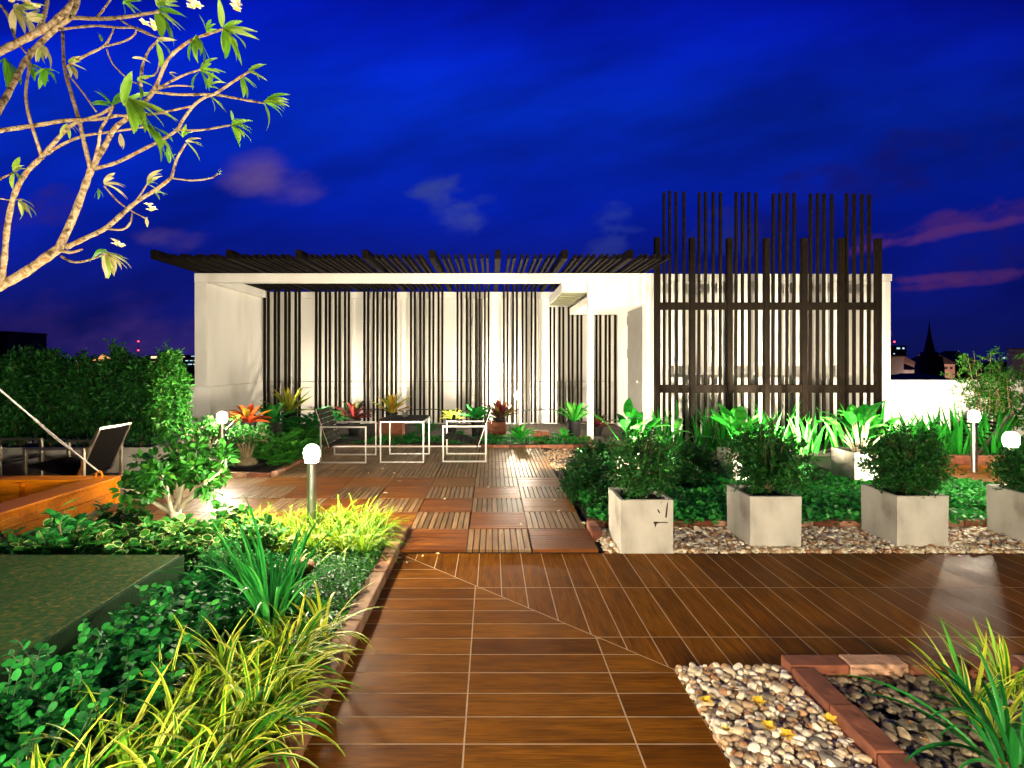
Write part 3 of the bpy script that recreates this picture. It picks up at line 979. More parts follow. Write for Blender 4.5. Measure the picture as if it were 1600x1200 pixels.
def lounge_chair(name, label, x0, x1, yn, yf, face, zt=.55, group='low lounge chairs by the hedge', m=None, z0=0.0):
    t = thing(name, label, 'chair', ((x0 + x1) / 2, (yn + yf) / 2, z0), group)
    w = .036
    m = m or M['steel_old']
    for y in (yn, yf):
        b = MB()
        b.box(x0, x0 + w, y, y + w, z0 - .02, zt).box(x1 - w, x1, y, y + w, z0 - .02, zt).box(x0 + w, x1 - w, y, y + w, zt - w * .7, zt)
        b.build('arm_frame', m, t, bev=.003)
    xb, xf = (x1, x0) if face < 0 else (x0, x1)
    b = MB().box(xb - (w if face < 0 else 0), xb + (0 if face < 0 else w), yn + w, yf, zt - w * .7, zt)
    b.build('back_bar', m, t)
    # reclined back
    lo = Vector((xb + face * .12, 0, z0 + .19))
    hi = Vector((xb - face * .14, 0, z0 + .78))
    b = MB()
    for y in (yn + .07, yf - .04):
        b.bar(lo + Vector((0, y, 0)), hi + Vector((0, y, 0)), .028, .028)
    b.bar(hi + Vector((0, yn + .058, 0)), hi + Vector((0, yf - .028, 0)), .028, .028)
    b.build('back_frame', m, t)
    b = MB()
    n = Vector((-face, 0, 0)) * .004
    v = []
    for s in (-1, 1):
        for c in (lo, hi):
            for y in (yn + .085, yf - .055):
                v.append(tuple(c + Vector((0, y, 0)) + n * s))
    b.add(v, [[0, 1, 3, 2], [4, 6, 7, 5], [0, 4, 5, 1], [2, 3, 7, 6], [0, 2, 6, 4], [1, 5, 7, 3]])
    b.build('backrest', M['dark_mesh'], t)
    v = []
    fr = Vector((xf - face * .02, 0, z0 + .33))
    fr2 = Vector((xf - face * .02, 0, z0 + .31))
    lo2 = lo + Vector((face * .02, 0, .0))
    lo3 = lo + Vector((face * .02, 0, -.02))
    for c in (fr, lo2, fr2, lo3):
        for y in (yn + w + .003, yf - .003):
            v.append(tuple(c + Vector((0, y, 0))))
    MB().add(v, [[0, 1, 3, 2], [4, 6, 7, 5], [0, 4, 5, 1], [2, 3, 7, 6], [0, 2, 6, 4], [1, 5, 7, 3]]).build('seat', M['dark_mesh'], t)
    return t


lounge_chair('lounge_chair', 'low steel framed lounge chair with dark sling back beside the orange surround', -5.74, -4.99, 6.42, 7.08, -1)
lounge_chair('lounge_chair', 'low lounge chair mostly cut off by the picture edge', -7.05, -6.14, 6.55, 7.16, 1, .56)
# slatted lounger on the small deck by the bright parapet
t = thing('deck_lounger', 'dark slatted lounger on the small deck behind the planter shrubs', 'lounger', (8.35, 8.9, 0))
b = MB()
for i in range(9):
    z = .12 + .06 * i
    b.bar((7.9 + .05 * i, 8.55, z), (7.9 + .05 * i, 9.25, z), .04, .014, up=(.6, 0, .8))
b.build('back_slat', M['dark_slat'], t)
MB().bar((7.86, 8.53, .03), (8.42, 8.53, .74), .04, .05, up=(0, 1, 0)).build('frame', M['steel_old'], t)
MB().bar((7.86, 9.27, .03), (8.42, 9.27, .74), .04, .05, up=(0, 1, 0)).build('frame', M['steel_old'], t)
b = MB()
for i in range(8):
    b.box(8.45 + .1 * i, 8.53 + .1 * i, 8.55, 9.25, .30, .32)
b.build('seat', M['dark_slat'], t)
for x in (8.5, 9.2):
    for y in (8.6, 9.18):
        MB().box(x, x + .04, y, y + .04, 0, .30).build('leg', M['dark_slat'], t)

# rope from the ring to the frangipani trunk
a, e = Vector((hx.x, 5.95, .355)), Vector((-4.36, 3.42, 2.44))
b = MB()
pts = []
for i in range(50):
    q = i / 49
    c = a.lerp(e, q)
    c.z -= .03 * math.sin(math.pi * q)
    pts.append(c)
b.tube(pts, .0075, 6)
for q in (.17, .18, .20, .335, .345):
    c = a.lerp(e, q) - Vector((0, 0, .03 * math.sin(math.pi * q)))
    b.tube([c + Vector((-.012, 0, .014)), c, c + Vector((.014, 0, -.016))], [.009, .014, .009], 6)
pts2 = [a.lerp(e, .14 + .22 * i / 15) - Vector((0, 0, .03 * math.sin(math.pi * (.14 + .22 * i / 15)) + .022 * math.sin(math.pi * i / 15))) for i in range(16)]
b.tube(pts2, .005, 5)
tag(b.build('rope', M['rope'], smooth=True), 'knotted white rope stretched up from the ring on the orange surround', 'rope')

# ================================================================== GRAVEL
ico = bmesh.new()
bmesh.ops.create_icosphere(ico, subdivisions=2, radius=1)
IV = np.array([v.co[:] for v in ico.verts])
IF = [[v.index for v in f.verts] for f in ico.faces]
ico.free()


def gravel(name, label, polys, size, step, z, m, layers=2, tr=(0, 1), top=None):
    """polys: list of (x0,x1,y0,y1)"""
    b = MB()
    for x0, x1, y0, y1 in polys:
        for l in range(layers):
            nx, ny = int((x1 - x0) / step), int((y1 - y0) / step)
            if nx < 1 or ny < 1:
                continue
            gx, gy = np.meshgrid(np.arange(nx), np.arange(ny))
            N = nx * ny
            px = x0 + (gx.reshape(-1) + .5 * (l % 2) + NR.uniform(-.1, .95, N)) * (x1 - x0) / nx
            py = y0 + (gy.reshape(-1) + .5 * (l % 2) + NR.uniform(-.1, .95, N)) * (y1 - y0) / ny
            s = size * NR.lognormal(0, .27, N)
            hw = np.stack([s * NR.uniform(.42, .62, N), s * NR.uniform(.34, .5, N), s * NR.uniform(.22, .36, N)], 1)
            pz = z + l * size * .30 + NR.uniform(-.15, .25, N) * size
            px = np.clip(px, x0 + hw[:, 0] * .7, x1 - hw[:, 0] * .7)
            py = np.clip(py, y0 + hw[:, 0] * .7, y1 - hw[:, 0] * .7)
            V = IV[None] * (1 + .10 * np.sin(IV[None] * NR.uniform(1, 3, (N, 1, 3)) + NR.uniform(0, 6, (N, 1, 3)))) * hw[:, None, :]
            az = NR.uniform(0, 6.28, N)
            tl = NR.normal(0, .3, N)
            c, sn = np.cos(tl)[:, None], np.sin(tl)[:, None]
            X, Y, Z = V[..., 0] * c - V[..., 2] * sn, V[..., 1], V[..., 0] * sn + V[..., 2] * c
            c, sn = np.cos(az)[:, None], np.sin(az)[:, None]
            V = np.stack([X * c - Y * sn + px[:, None], X * sn + Y * c + py[:, None], Z + pz[:, None]], 2)
            T = np.clip(NR.beta(1.6, 1.15, N) * (tr[1] - tr[0]) + tr[0], 0, 1)
            b.addmany(V, IF, T)
    return tag(b.build(name, m, smooth=True), label, 'gravel', kind='stuff')


struct(MB().box(.95, 1.503, -4, 2.735, -.2, -.014).build('gravel_base', M['soil']))
struct(MB().box(.93, 6.3, 4.398, 5.045, -.2, -.014).build('gravel_base', M['soil']))
gravel('gravel', 'mixed pale and rusty river pebbles in the strip beside the tiled path', [(.952, 1.50, 1.72, 2.73)], .038, .0275, -.002, M['pebble'], 3, (.08, 1))
gravel('gravel', 'pale pebbles under the row of square concrete planters', [(.95, 6.2, 4.40, 5.04)], .038, .032, -.002, M['pebble'], 2, (.3, 1))
gravel('gravel', 'dark river pebbles in the brick edged bed of striped grass', [(1.63, 3.6, 1.5, 2.63)], .05, .040, .0, M['pebble_dark'], 2, (0, 1))
gravel('gravel', 'dark gravel between the back deck edge and the trailing shrubs', [(.91, 2.1, 6.6, 9.66)], .036, .036, .0, M['pebble'], 1, (0, .62))
gravel('gravel', 'scattered pale pebbles at the corner of deck and striped grass', [(-1.25, -.89, 4.62, 4.93)], .036, .034, .03, M['pebble'], 2, (.2, 1))


def blossom(label, P, r=.03, tint=(.2, 1), group=None, name='fallen_blossom', petals=5):
    t = MB()
    a0 = R.uniform(0, 6)
    for i in range(petals):
        t.ribbon(P, a0 + i * 6.283 / petals, R.uniform(.25, .7), r, r * .75, R.uniform(.2, .9), 'oval', 4,
                 tint=(lambda u, j, a=tint: a[0] + (a[1] - a[0]) * min(1, u * 1.3)), fold=.1)
    o = t.build(name, M['flower'], origin=tuple(P))
    return tag(o, label, 'blossom', group)


yl_lab = ['yellow fallen blossom on the pale pebbles nearest the tiled corner', 'yellow blossom fallen by the orange pebble midway in the strip', 'yellow blossom lying in the middle of the pebble strip',
          'bright yellow star blossom lying lowest in the pebble strip', 'yellow blossom fallen against the brick edging of the pebble strip', 'whitish fallen blossom beside the tiles in the pebble strip']
for (px, py), l in zip(((1102, 1096), (1185, 1097), (1200, 1136), (1230, 1150), (1297, 1126), (1135, 1142)), yl_lab):
    blossom(l, G(px, py, .045), .036, (.0, .25) if 'whit' not in l else (.2, .9), 'fallen blossoms in the pebble strip')
for px, py in ((575.6, 739.7), (598, 733), (615.6, 740), (624.7, 752.5), (603, 771), (694, 780.6), (763, 761.6), (790.6, 763), (864.7, 782), (873.4, 799), (896, 793), (911.6, 818.8), (814.7, 821)):
    blossom('small pale blossom fallen on the slatted wooden deck', G(px, py, .036), R.uniform(.022, .034), (.55, 1), 'pale blossoms fallen on the deck', petals=R.choice((2, 3, 5)))
for px, py in ((624, 872.5), (636, 880), (660, 870), (684, 866)):
    blossom('small pale blossom fallen where tiles meet deck and brick edging', G(px, py, .006), R.uniform(.020, .03), (.5, .9), 'pale blossoms fallen on the tiles', petals=R.choice((2, 3, 5)))


# ================================================================== PLANTS
def unit(n):
    v = NR.normal(size=(n, 3))
    return v / np.linalg.norm(v, axis=1)[:, None]


def twig_shrub(lb, tb, base, cz, r, ntw, lpt, ls, tint=(.1, .8), kind='tiny', width=.6, stem_top=None, rag=.18, t0=.35, droop=0.0, twr=.003, stem_n=3, out=.6):
    base = np.array(base, float)
    ctr = base + np.array([0, 0, cz])
    r = np.array(r, float)
    st = cz if stem_top is None else stem_top
    U = unit(ntw)
    for i in range(ntw):
        u = U[i]
        end = ctr + u * r * max(.35, (1 - abs(NR.normal(0, rag)) + (.25 * NR.rand() if NR.rand() < .15 else 0)))
        s = base + np.array([NR.normal(0, r[0] * .08), NR.normal(0, r[1] * .08), st * NR.uniform(.25, .95)])
        mid = (s + end) / 2 + np.array([0, 0, .12 * r[2]])
        q = np.linspace(0, 1, 7)[:, None]
        path = (1 - q) ** 2 * s + 2 * q * (1 - q) * mid + q ** 2 * end - np.array([0, 0, droop]) * q ** 3
        if i % 3 == 0:
            tb.tube(path.tolist(), np.linspace(twr * 1.6, twr * .5, 7).tolist(), 4, cap=False)
        n = max(3, int(lpt * NR.uniform(.6, 1.3)))
        t = NR.uniform(t0, 1.02, n)[:, None]
        P = (1 - t) ** 2 * s + 2 * t * (1 - t) * mid + t ** 2 * end - np.array([0, 0, droop]) * t ** 3
        tg = end - s
        tg /= np.linalg.norm(tg) + 1e-9
        D = tg * out + unit(n) * .9 + np.array([0, 0, .1])
        P = P + unit(n) * ls * .5
        sh = tint[0] + (tint[1] - tint[0]) * np.clip(.5 + NR.normal(0, .2, n) + NR.normal(0, .12), 0, 1)
        lb.leaves(P, D, ls * NR.uniform(.65, 1.25, n), sh, width, kind)
    for k in range(stem_n):
        a = 6.28 * k / stem_n + R.random()
        tb.tube([base + np.array([.02 * math.cos(a), .02 * math.sin(a), -.05]), base + np.array([.05 * math.cos(a) * r[0] * 3, .05 * math.sin(a) * r[1] * 3, st * .5]),
                 base + np.array([.4 * r[0] * math.cos(a), .4 * r[1] * math.sin(a), st])], [twr * 4, twr * 3, twr * 1.5], 6)


def shrub(name, label, cat, group, base, lm, tm=None, **kw):
    t = thing(name, label, cat, tuple(base), group)
    lb, tb = MB(), MB()
    twig_shrub(lb, tb, base, **kw)
    lb.build('foliage', lm, t)
    tb.build('stem', tm or M['twig'], t, smooth=True)
    return t


# shrubs in the row of front planters
SL = ['wispy dark green shrub growing in the chipped concrete planter', 'loose small leaved shrub in the planter next to the chipped one', 'bushiest round dark shrub, in the planter by the floor reflection',
      'small leaved shrub in front of the low bollard lamp']
for i, p in enumerate(planters):
    x, y = p.location.x, p.location.y
    r = [(.36, .34, .34), (.385, .38, .36), (.355, .36, .37), (.30, .30, .27)][i]
    zc = [.33, .34, .33, .24][i]
    shrub('planter_shrub', SL[i], 'shrub', 'shrubs in the concrete planters', (x + [.02, .05, .03, .0][i], y + .02, .40), M['leaf_dark'], cz=zc, r=r, ntw=[270, 380, 480, 320][i], lpt=36, ls=.030,
          tint=(.12, .95), kind='tiny', width=.62, stem_top=.26, rag=.22, droop=.03)

# hedge row behind the lounge chairs
hx_ = [(-6, 551), (37, 546), (84, 541), (126, 551), (182, 537), (222, 556), (266, 541)]
for i, (px, top) in enumerate(hx_):
    P = W(px, 690, 7.8)
    zt = H - (top - CY) * 7.8 / F
    shrub('hedge_shrub', ['tall dense hedge shrub at the picture edge behind the lounge chairs', 'tall hedge shrub above the cut off lounge chair', 'tall hedge shrub second from the cut off lounge chair', 'hedge shrub of middling height before the glowing temple roof',
                          'tallest hedge shrub, rising behind the reclined chair back', 'low hedge shrub between the tallest and the lit end shrub', 'end shrub of the hedge, coloured brighter green for the bollard light on it'][i],
          'hedge shrub', 'hedge shrubs in the concrete troughs', (P.x, 7.8 + R.uniform(-.08, .08), .33), M['leaf_dark'] if i < 6 else M['leaf'], cz=(zt - .33) * .5, r=(.285, .30, (zt - .33) * .50), ntw=330, lpt=24, ls=.082,  # end shrub gets a lighter leaf colour, lamp light put into it
          tint=(-.1, .85), kind='oval', width=.42, stem_top=(zt - .33) * .9, rag=.20, out=.8)

# dark shrubs and trailing hedge mass in the ground cover
DS = [((1.12, 6.05, .0), .24, (.36, .5, .32), 'trailing shrub spilling beside the wooden deck corner'),
      ((1.45, 7.1, .0), .26, (.42, .45, .32), 'dark shrub behind the trailing one near the back deck edge'),
      ((1.30, 5.55, .0), .16, (.34, .40, .22), 'low shrub at the deck corner behind the chipped planter'),
      ((2.35, 6.55, .0), .18, (.38, .40, .24), 'dark spreading shrub between the chipped planter shrub and its neighbour'),
      ((2.75, 7.3, .0), .24, (.40, .40, .30), 'dark shrub behind the spreading one, below the fence end'),
      ((3.95, 6.75, .0), .16, (.32, .32, .22), 'dark shrub between the glowing planter and the pale planter'),
      ((4.0, 7.8, .0), .28, (.50, .35, .34), 'dark shrub just before the canna row below the fence'),
      ((6.0, 7.6, .0), .24, (.45, .4, .30), 'bright green shrub beside the small deck')]
for (bs, cz, r, lab) in DS:
    shrub('bed_shrub', lab, 'shrub', 'shrubs in the ground cover bed', bs, M['leaf_dark'], cz=cz, r=r, ntw=300, lpt=32, ls=.036, tint=(.0, .65), kind='tiny', width=.7, stem_top=cz, rag=.2, droop=.05)


def cover(name, label, x0, x1, y0, y1, n, ls, zf, lm, tint, kind='oval', width=.8, poly=None, cat='ground cover'):
    x = NR.uniform(x0, x1, n)
    y = NR.uniform(y0, y1, n)
    if poly is not None:
        k = poly(x, y)
        x, y = x[k], y[k]
    n = len(x)
    hmap = zf(x, y)
    z = hmap * np.sqrt(NR.uniform(.12, 1, n))
    D = unit(n)
    D[:, 2] = np.abs(D[:, 2]) * .5 - .05
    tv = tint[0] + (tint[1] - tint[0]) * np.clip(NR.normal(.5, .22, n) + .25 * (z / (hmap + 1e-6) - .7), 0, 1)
    b = MB()
    b.leaves(np.stack([x, y, z], 1), D, ls * NR.uniform(.6, 1.3, n), tv, width, kind)
    o = b.build(name, lm)
    return tag(o, label, cat, kind='stuff')


def bump_h(a, amp, f):
    return lambda x, y: a + amp * (np.sin(x * f + y * 1.7) * np.cos(y * f * .8 - x) * .5 + .5)


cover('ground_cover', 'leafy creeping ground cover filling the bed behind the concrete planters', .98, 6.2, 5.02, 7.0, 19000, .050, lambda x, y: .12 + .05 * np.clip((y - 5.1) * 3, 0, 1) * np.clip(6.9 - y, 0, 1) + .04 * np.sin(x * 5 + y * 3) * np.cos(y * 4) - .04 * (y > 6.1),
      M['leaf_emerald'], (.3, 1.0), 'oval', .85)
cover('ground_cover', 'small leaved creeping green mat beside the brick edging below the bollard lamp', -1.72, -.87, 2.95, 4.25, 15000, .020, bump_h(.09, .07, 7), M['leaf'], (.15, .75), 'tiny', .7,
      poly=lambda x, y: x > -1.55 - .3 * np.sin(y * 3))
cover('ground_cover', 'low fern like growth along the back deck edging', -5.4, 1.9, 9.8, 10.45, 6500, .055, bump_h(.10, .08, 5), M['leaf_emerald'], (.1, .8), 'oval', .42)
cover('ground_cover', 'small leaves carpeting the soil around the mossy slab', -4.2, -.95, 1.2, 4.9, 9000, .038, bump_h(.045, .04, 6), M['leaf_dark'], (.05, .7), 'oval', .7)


# --- upright cannas and iris leaves in front of the fence
def canna(name, label, base, n, hgt, group, lm=None, w=.085, spread=.16):
    t = thing(name, label, 'plant', tuple(base), group)
    b = MB()
    for i in range(n):
        a = R.uniform(0, 6.28)
        rr = spread * math.sqrt(R.random())
        b.ribbon((base[0] + rr * math.cos(a), base[1] + rr * math.sin(a), base[2]), a + R.uniform(-.5, .5), R.uniform(1.2, 1.5), hgt * R.uniform(.65, 1.1), w * R.uniform(.7, 1.2), R.uniform(.1, .8), 'spear', 8,
                 tint=min(1, max(0, R.gauss(.5, .2))), fold=.18)
    b.build('foliage', lm or M['canna'], t)
    return t


for i in range(22):
    x = 3.0 + i * .27 + R.uniform(-.08, .08)
    y = 9.15 + R.uniform(-.3, .3)
    canna('canna_plant', 'upright sword leaved plant in the bright green row below the fence', (x, y, 0), 11, R.uniform(.66, .95), 'sword leaved plants below the fence', w=.06)
for i in range(9):
    x = 6.2 + i * .30 + R.uniform(-.08, .08)
    canna('canna_plant', 'upright sword leaved plant lit against the bright parapet', (x - .2, 8.7 + R.uniform(-.3, .3), 0), 15, R.uniform(.76, .98), 'sword leaved plants before the parapet', w=.065)


def paddle(name, label, base, leaves, group=None):
    """broad paddle leaves on long petioles: (dx, dy, z of blade base, heading, elevation, length, width, tint)"""
    t = thing(name, label, 'plant', tuple(base), group)
    b, s = MB(), MB()
    bx = Vector(base)
    for dx_, dy_, z, az, el, L, w, ti in leaves:
        e = bx + Vector((dx_, dy_, z))
        st = bx + Vector((dx_ * .25, dy_ * .25, -.02))
        s.tube([st, st.lerp(e, .5) + Vector((-dx_ * .1, -dy_ * .1, .03)), e], [.010, .008, .005], 6, tint=.6)
        b.ribbon(e, az, el, L, w, R.uniform(.5, 1.1), 'oval', 9, tint=lambda u, j, ti=ti: ti + .12 * math.sin(u * 20), fold=.12, across=(-1, -.5, 0, .5, 1), wave=.03)
    b.build('leaf_blades', M['canna'], t)
    s.build('stem', M['pale_stem'] if 'pale' in label else M['canna'], t, smooth=True)
    return t


for i, p in enumerate(PR):
    lv = []
    for k in range([14, 16, 20][i]):
        a = R.uniform(0, 6.28)
        rr = R.uniform(.03, .24)
        lv.append((rr * math.cos(a) * 1.2, rr * math.sin(a), R.uniform(.22, .52), a + R.uniform(-.4, .4), R.uniform(.35, 1.4), R.uniform(.26, .40), R.uniform(.12, .18), R.uniform(.3, .85)))
    paddle('paddle_plant', ['broad paddle leaves rising above the chipped planter shrub', 'broad paddle leaved plant in the planter with the glowing front', 'paddle leaved plant with pale stems in the pale planter'][i],
           (p.location.x, p.location.y, .34), lv, 'paddle leaved plants in planters')
# the big bright leaf seen against the post and door
bb = (2.05, 7.3, .0)
paddle('paddle_plant', 'tall glowing paddle leaves standing between the white post and the grey door', bb,
       [(.0, .0, .62, 2.0, 1.25, .46, .20, .55), (.10, -.05, .66, .15, .35, .46, .15, .8), (.14, -.1, .50, .1, .1, .30, .13, .6), (-.08, .05, .55, 2.8, 1.0, .42, .18, .3), (.45, -.05, .60, .6, .2, .42, .14, .75),
        (.55, .1, .62, .9, .9, .34, .12, .9), (.7, 0, .55, -.2, .15, .40, .13, .5), (.3, .1, .45, 1.4, .7, .3, .12, .9)], 'paddle leaved plants in planters')


# --- bromeliads and pots in the back bed
def brom(name, label, c, n, L, w, lm, pot=None, tint=(.0, 1), group='bromeliads in the back bed', el=(.25, 1.35), droop=(.25, .9), cat='bromeliad'):
    t = thing(name, label, cat, (c[0], c[1], 0), group)
    b = MB()
    for i in range(n):
        q = i / max(1, n - 1)
        az = i * 2.399 + R.uniform(-.25, .25)
        e = el[0] + (el[1] - el[0]) * q
        t0 = min(1, max(0, R.uniform(*tint)))
        b.ribbon((c[0] + .02 * math.cos(az), c[1] + .02 * math.sin(az), c[2]), az, e + R.uniform(-.1, .1), L * (.75 + .3 * (1 - abs(q - .4))) * R.uniform(.85, 1.1), w * R.uniform(.85, 1.1), R.uniform(*droop), 'brom', 8,
                 tint=lambda u, j, t0=t0: min(1, max(0, t0 + .25 * (u - .5) + R.uniform(-.04, .04))), fold=.3, power=1.2)
    b.build('foliage', lm, t)
    if pot:
        r, z0, z1 = pot
        MB().lathe([(r * .74, z0), (r * .92, z1 - .03), (r * 1.04, z1 - .028), (r * 1.04, z1), (r * .92, z1), (r * .88, z1 - .03), (.01, z1 - .035)], (c[0], c[1], 0), 22).build('pot', M['black_pot'], t, smooth=False)
    return t


p = W(388, 661, 8.35)
brom('bromeliad', 'orange red bromeliad standing behind the potted bonsai', p, 20, .40, .105, M['br_red'], (.13, .0, p.z + .02), (.0, .72))
p = W(452, 646, 11.0)
brom('bromeliad', 'large yellow green bromeliad with spreading straps before the corner slats', p, 18, .66, .085, M['br_yel'], (.16, .0, p.z + .02), (.0, .55), el=(.35, 1.4), droop=(.1, .5))
p = W(553, 656, 11.3)
brom('bromeliad', 'dark wine bromeliad behind the garden chair', p, 20, .54, .095, M['br_wine'], (.15, .0, p.z + .02), (.0, .7))
p = W(612, 646, 11.1)
brom('bromeliad', 'yellow bromeliad with red tinged leaves above the garden table', p, 18, .50, .075, M['br_yel'], (.13, .42, p.z + .02), (.2, .85), el=(.5, 1.45), droop=(.1, .5))
p = W(781, 655, 11.05)
brom('bromeliad', 'wine and yellow bromeliad in a black pot before the glaring wall lamp', p, 18, .48, .10, M['br_wine'], (.15, .36, p.z + .02), (.1, .9), el=(.4, 1.4), droop=(.1, .6))
p = W(897, 659, 10.54)
brom('bromeliad', 'lime green bromeliad in a black pot beside the white post', p, 16, .50, .085, M['canna'], (.145, .11, p.z + .02), (.4, 1), el=(.5, 1.4), droop=(.1, .45))
p = W(706, 655, 11.0)
brom('bromeliad', 'small olive bromeliad behind the chair nearest the wall lamp', p, 18, .30, .06, M['br_yel'], (.12, .0, p.z + .02), (.0, .35), el=(.1, 1.2))
p = W(932, 668, 11.3)
brom('bromeliad', 'dark bromeliad half hidden behind the white post', p, 16, .42, .09, M['br_wine'], (.14, .0, p.z + .02), (.1, .7))
p = W(745, 655, 10.8)
brom('birdsnest_fern', 'broad leaved green plant behind the backrest of the chair', p, 14, .40, .12, M['leaf_emerald'], (.13, .0, p.z + .02), (.3, .8), group='leafy rosettes in the back bed', cat='plant')
p = W(812, 686, 10.05)
brom('birdsnest_fern', 'bright green rosette fern at the deck edge below the wall lamp', p, 20, .36, .085, M['canna'], None, (.4, .95), group='leafy rosettes in the back bed', el=(.2, 1.35), cat='plant')
p = W(881, 684, 10.2)
brom('birdsnest_fern', 'small green rosette between the terracotta blocks and the black pot', p, 12, .24, .06, M['canna'], None, (.3, .9), group='leafy rosettes in the back bed', el=(.3, 1.35), cat='plant')
p = W(426, 662, 9.4)
brom('birdsnest_fern', 'broad green rosette beside the orange red bromeliad', p, 16, .46, .11, M['leaf_emerald'], (.12, .0, p.z + .02), (.3, .85), group='leafy rosettes in the back bed', cat='plant')


def fern(label, c, n, L, group='ferns in the back bed', lm=None):
    t = thing('fern', label, 'fern', tuple(c), group)
    b = MB()
    for i in range(n):
        az = i * 2.399 + R.uniform(-.3, .3)
        e0 = R.uniform(.5, 1.35)
        l = L * R.uniform(.7, 1.1)
        x = np.array(c, float)
        segs = 16
        P, D, S_ = [], [], []
        for k in range(segs):
            q = k / segs
            e = e0 - 1.3 * q ** 1.4
            d = np.array([math.cos(az) * math.cos(e), math.sin(az) * math.cos(e), math.sin(e)])
            sd = np.array([-math.sin(az), math.cos(az), 0])
            x = x + d * l / segs
            s = l * .26 * math.sin(math.pi * min(1, q * .85 + .12)) + .008
            for sg in (-1, 1):
                P.append(x.copy())
                D.append(sd * sg + d * .5)
                S_.append(s)
        tv = NR.normal(.5, .12) + NR.normal(0, .08, len(P))
        b.leaves(P, D, S_, np.clip(tv, 0, 1), .32, 'tiny', up=np.tile([0, 0, 1.0], (len(P), 1)) + NR.normal(0, .15, (len(P), 3)))
    b.build('foliage', lm or M['leaf'], t)
    return t


for px, py, Y, n, L, lab in ((488, 668, 10.2, 22, .55, 'green fern in the corner bed behind the steel chair'), (440, 695, 8.9, 24, .50, 'light green fern spilling over the deck edge by the bonsai'),
                             (475, 690, 9.6, 18, .42, 'fern between the bonsai fern and the steel chair'), (520, 660, 11.6, 18, .5, 'fern under the wine bromeliad'),
                             (665, 680, 10.4, 20, .42, 'dark fern in the bed behind the garden table'), (640, 690, 10.1, 16, .30, 'low fern seen through the legs of the garden table'), (715, 688, 10.2, 16, .3, 'low fern seen under the chair by the wall lamp'),
                             (410, 705, 8.1, 18, .36, 'fern just behind the bonsai bowl'),
                             (455, 705, 8.6, 22, .42, 'fern at the brick corner beside the bonsai bowl'), (425, 680, 9.1, 22, .45, 'fern between the orange red bromeliad and the corner fern'), (395, 690, 8.4, 18, .4, 'fern under the orange red bromeliad'), (430, 726, 7.9, 20, .34, 'light fern on the soil beside the bonsai bowl'), (452, 722, 8.15, 20, .36, 'light fern at the brick edging by the deck'), (478, 706, 9.0, 20, .38, 'fern at the deck edging nearest the steel chair'), (465, 714, 8.5, 22, .38, 'bushy fern leaning over the deck edging'), (410, 722, 8.1, 18, .34, 'fern low behind the bonsai bowl'),
                             (462, 678, 10.0, 20, .5, 'fern below the large yellow green bromeliad'), (500, 685, 9.95, 16, .4, 'fern beside the steel chair leg'), (345, 690, 8.6, 18, .4, 'fern behind the bollard lamp at the hedge end')):
    q = W(px, py, Y)
    fern(lab, (q.x, Y, max(.03, q.z) if Y > 9.5 else .03), n, L * (1 if Y > 9.5 else 1.15), lm=M['leaf_emerald'] if Y > 9.8 else M['leaf'])

# --- potted bonsai and the two desert roses
def bonsai_plant(name, label, base, trunk, branches, tips_leaf, lm, pot=None, cat='bonsai', lv=26, ls=.06, kind='varieg', width=.55, spread=.10):
    t = thing(name, label, cat, tuple(base), None)
    b = MB()
    b.lathe(trunk, base, 16, sx=1.0, sy=.9)
    lb = MB()
    for st, mid, e in branches:
        st, mid, e = [Vector(base) + Vector(x) for x in (st, mid, e)]
        pts = []
        for i in range(9):
            q = i / 8
            pts.append(st * (1 - q) ** 2 + mid * 2 * q * (1 - q) + e * q * q)
        b.tube(pts, np.linspace(.020, .007, 9).tolist(), 7)
        for sub in range(4):
            s2 = pts[R.randint(4, 8)]
            e2 = s2 + Vector((R.uniform(-1, 1), R.uniform(-1, 1), R.uniform(.0, 1))) * spread
            b.tube([s2, s2.lerp(e2, .5) + Vector((0, 0, .01)), e2], [.006, .005, .004], 5)
            n = lv
            u = unit(n)
            P = np.array(e2) + u * spread * .32
            D = u + np.array([0, 0, .15])
            lb.leaves(P, D, ls * NR.uniform(.6, 1.25, n), np.clip(NR.normal(.45, .2, n), 0, 1) if kind != 'varieg' else NR.uniform(.0, .45, n), width, kind)
    b.build('trunk', M['gnarl'] if pot else M['pale_stem'], t, smooth=True)
    lb.build('foliage', lm, t)
    if pot:
        MB().lathe(pot, base, 28).build('bowl', M['black_pot'], t, smooth=False)
        MB().lathe([(pot[-2][0] - .004, pot[-1][1] - .005), (.01, pot[-1][1] + .02)], base, 28).build('soil', M['soil'], t)
    return t


def rbr(n, rx, ry, z0, z1, flat=.6):
    o = []
    for i in range(n):
        a = 6.283 * i / n + R.uniform(-.3, .3)
        q = R.uniform(.55, 1)
        o.append(((.03 * math.cos(a), .03 * math.sin(a), .10), (rx * .35 * math.cos(a), ry * .35 * math.sin(a), z0 + (z1 - z0) * R.uniform(.3, .8)), (rx * q * math.cos(a), ry * q * math.sin(a), R.uniform(z0, z1))))
    return o


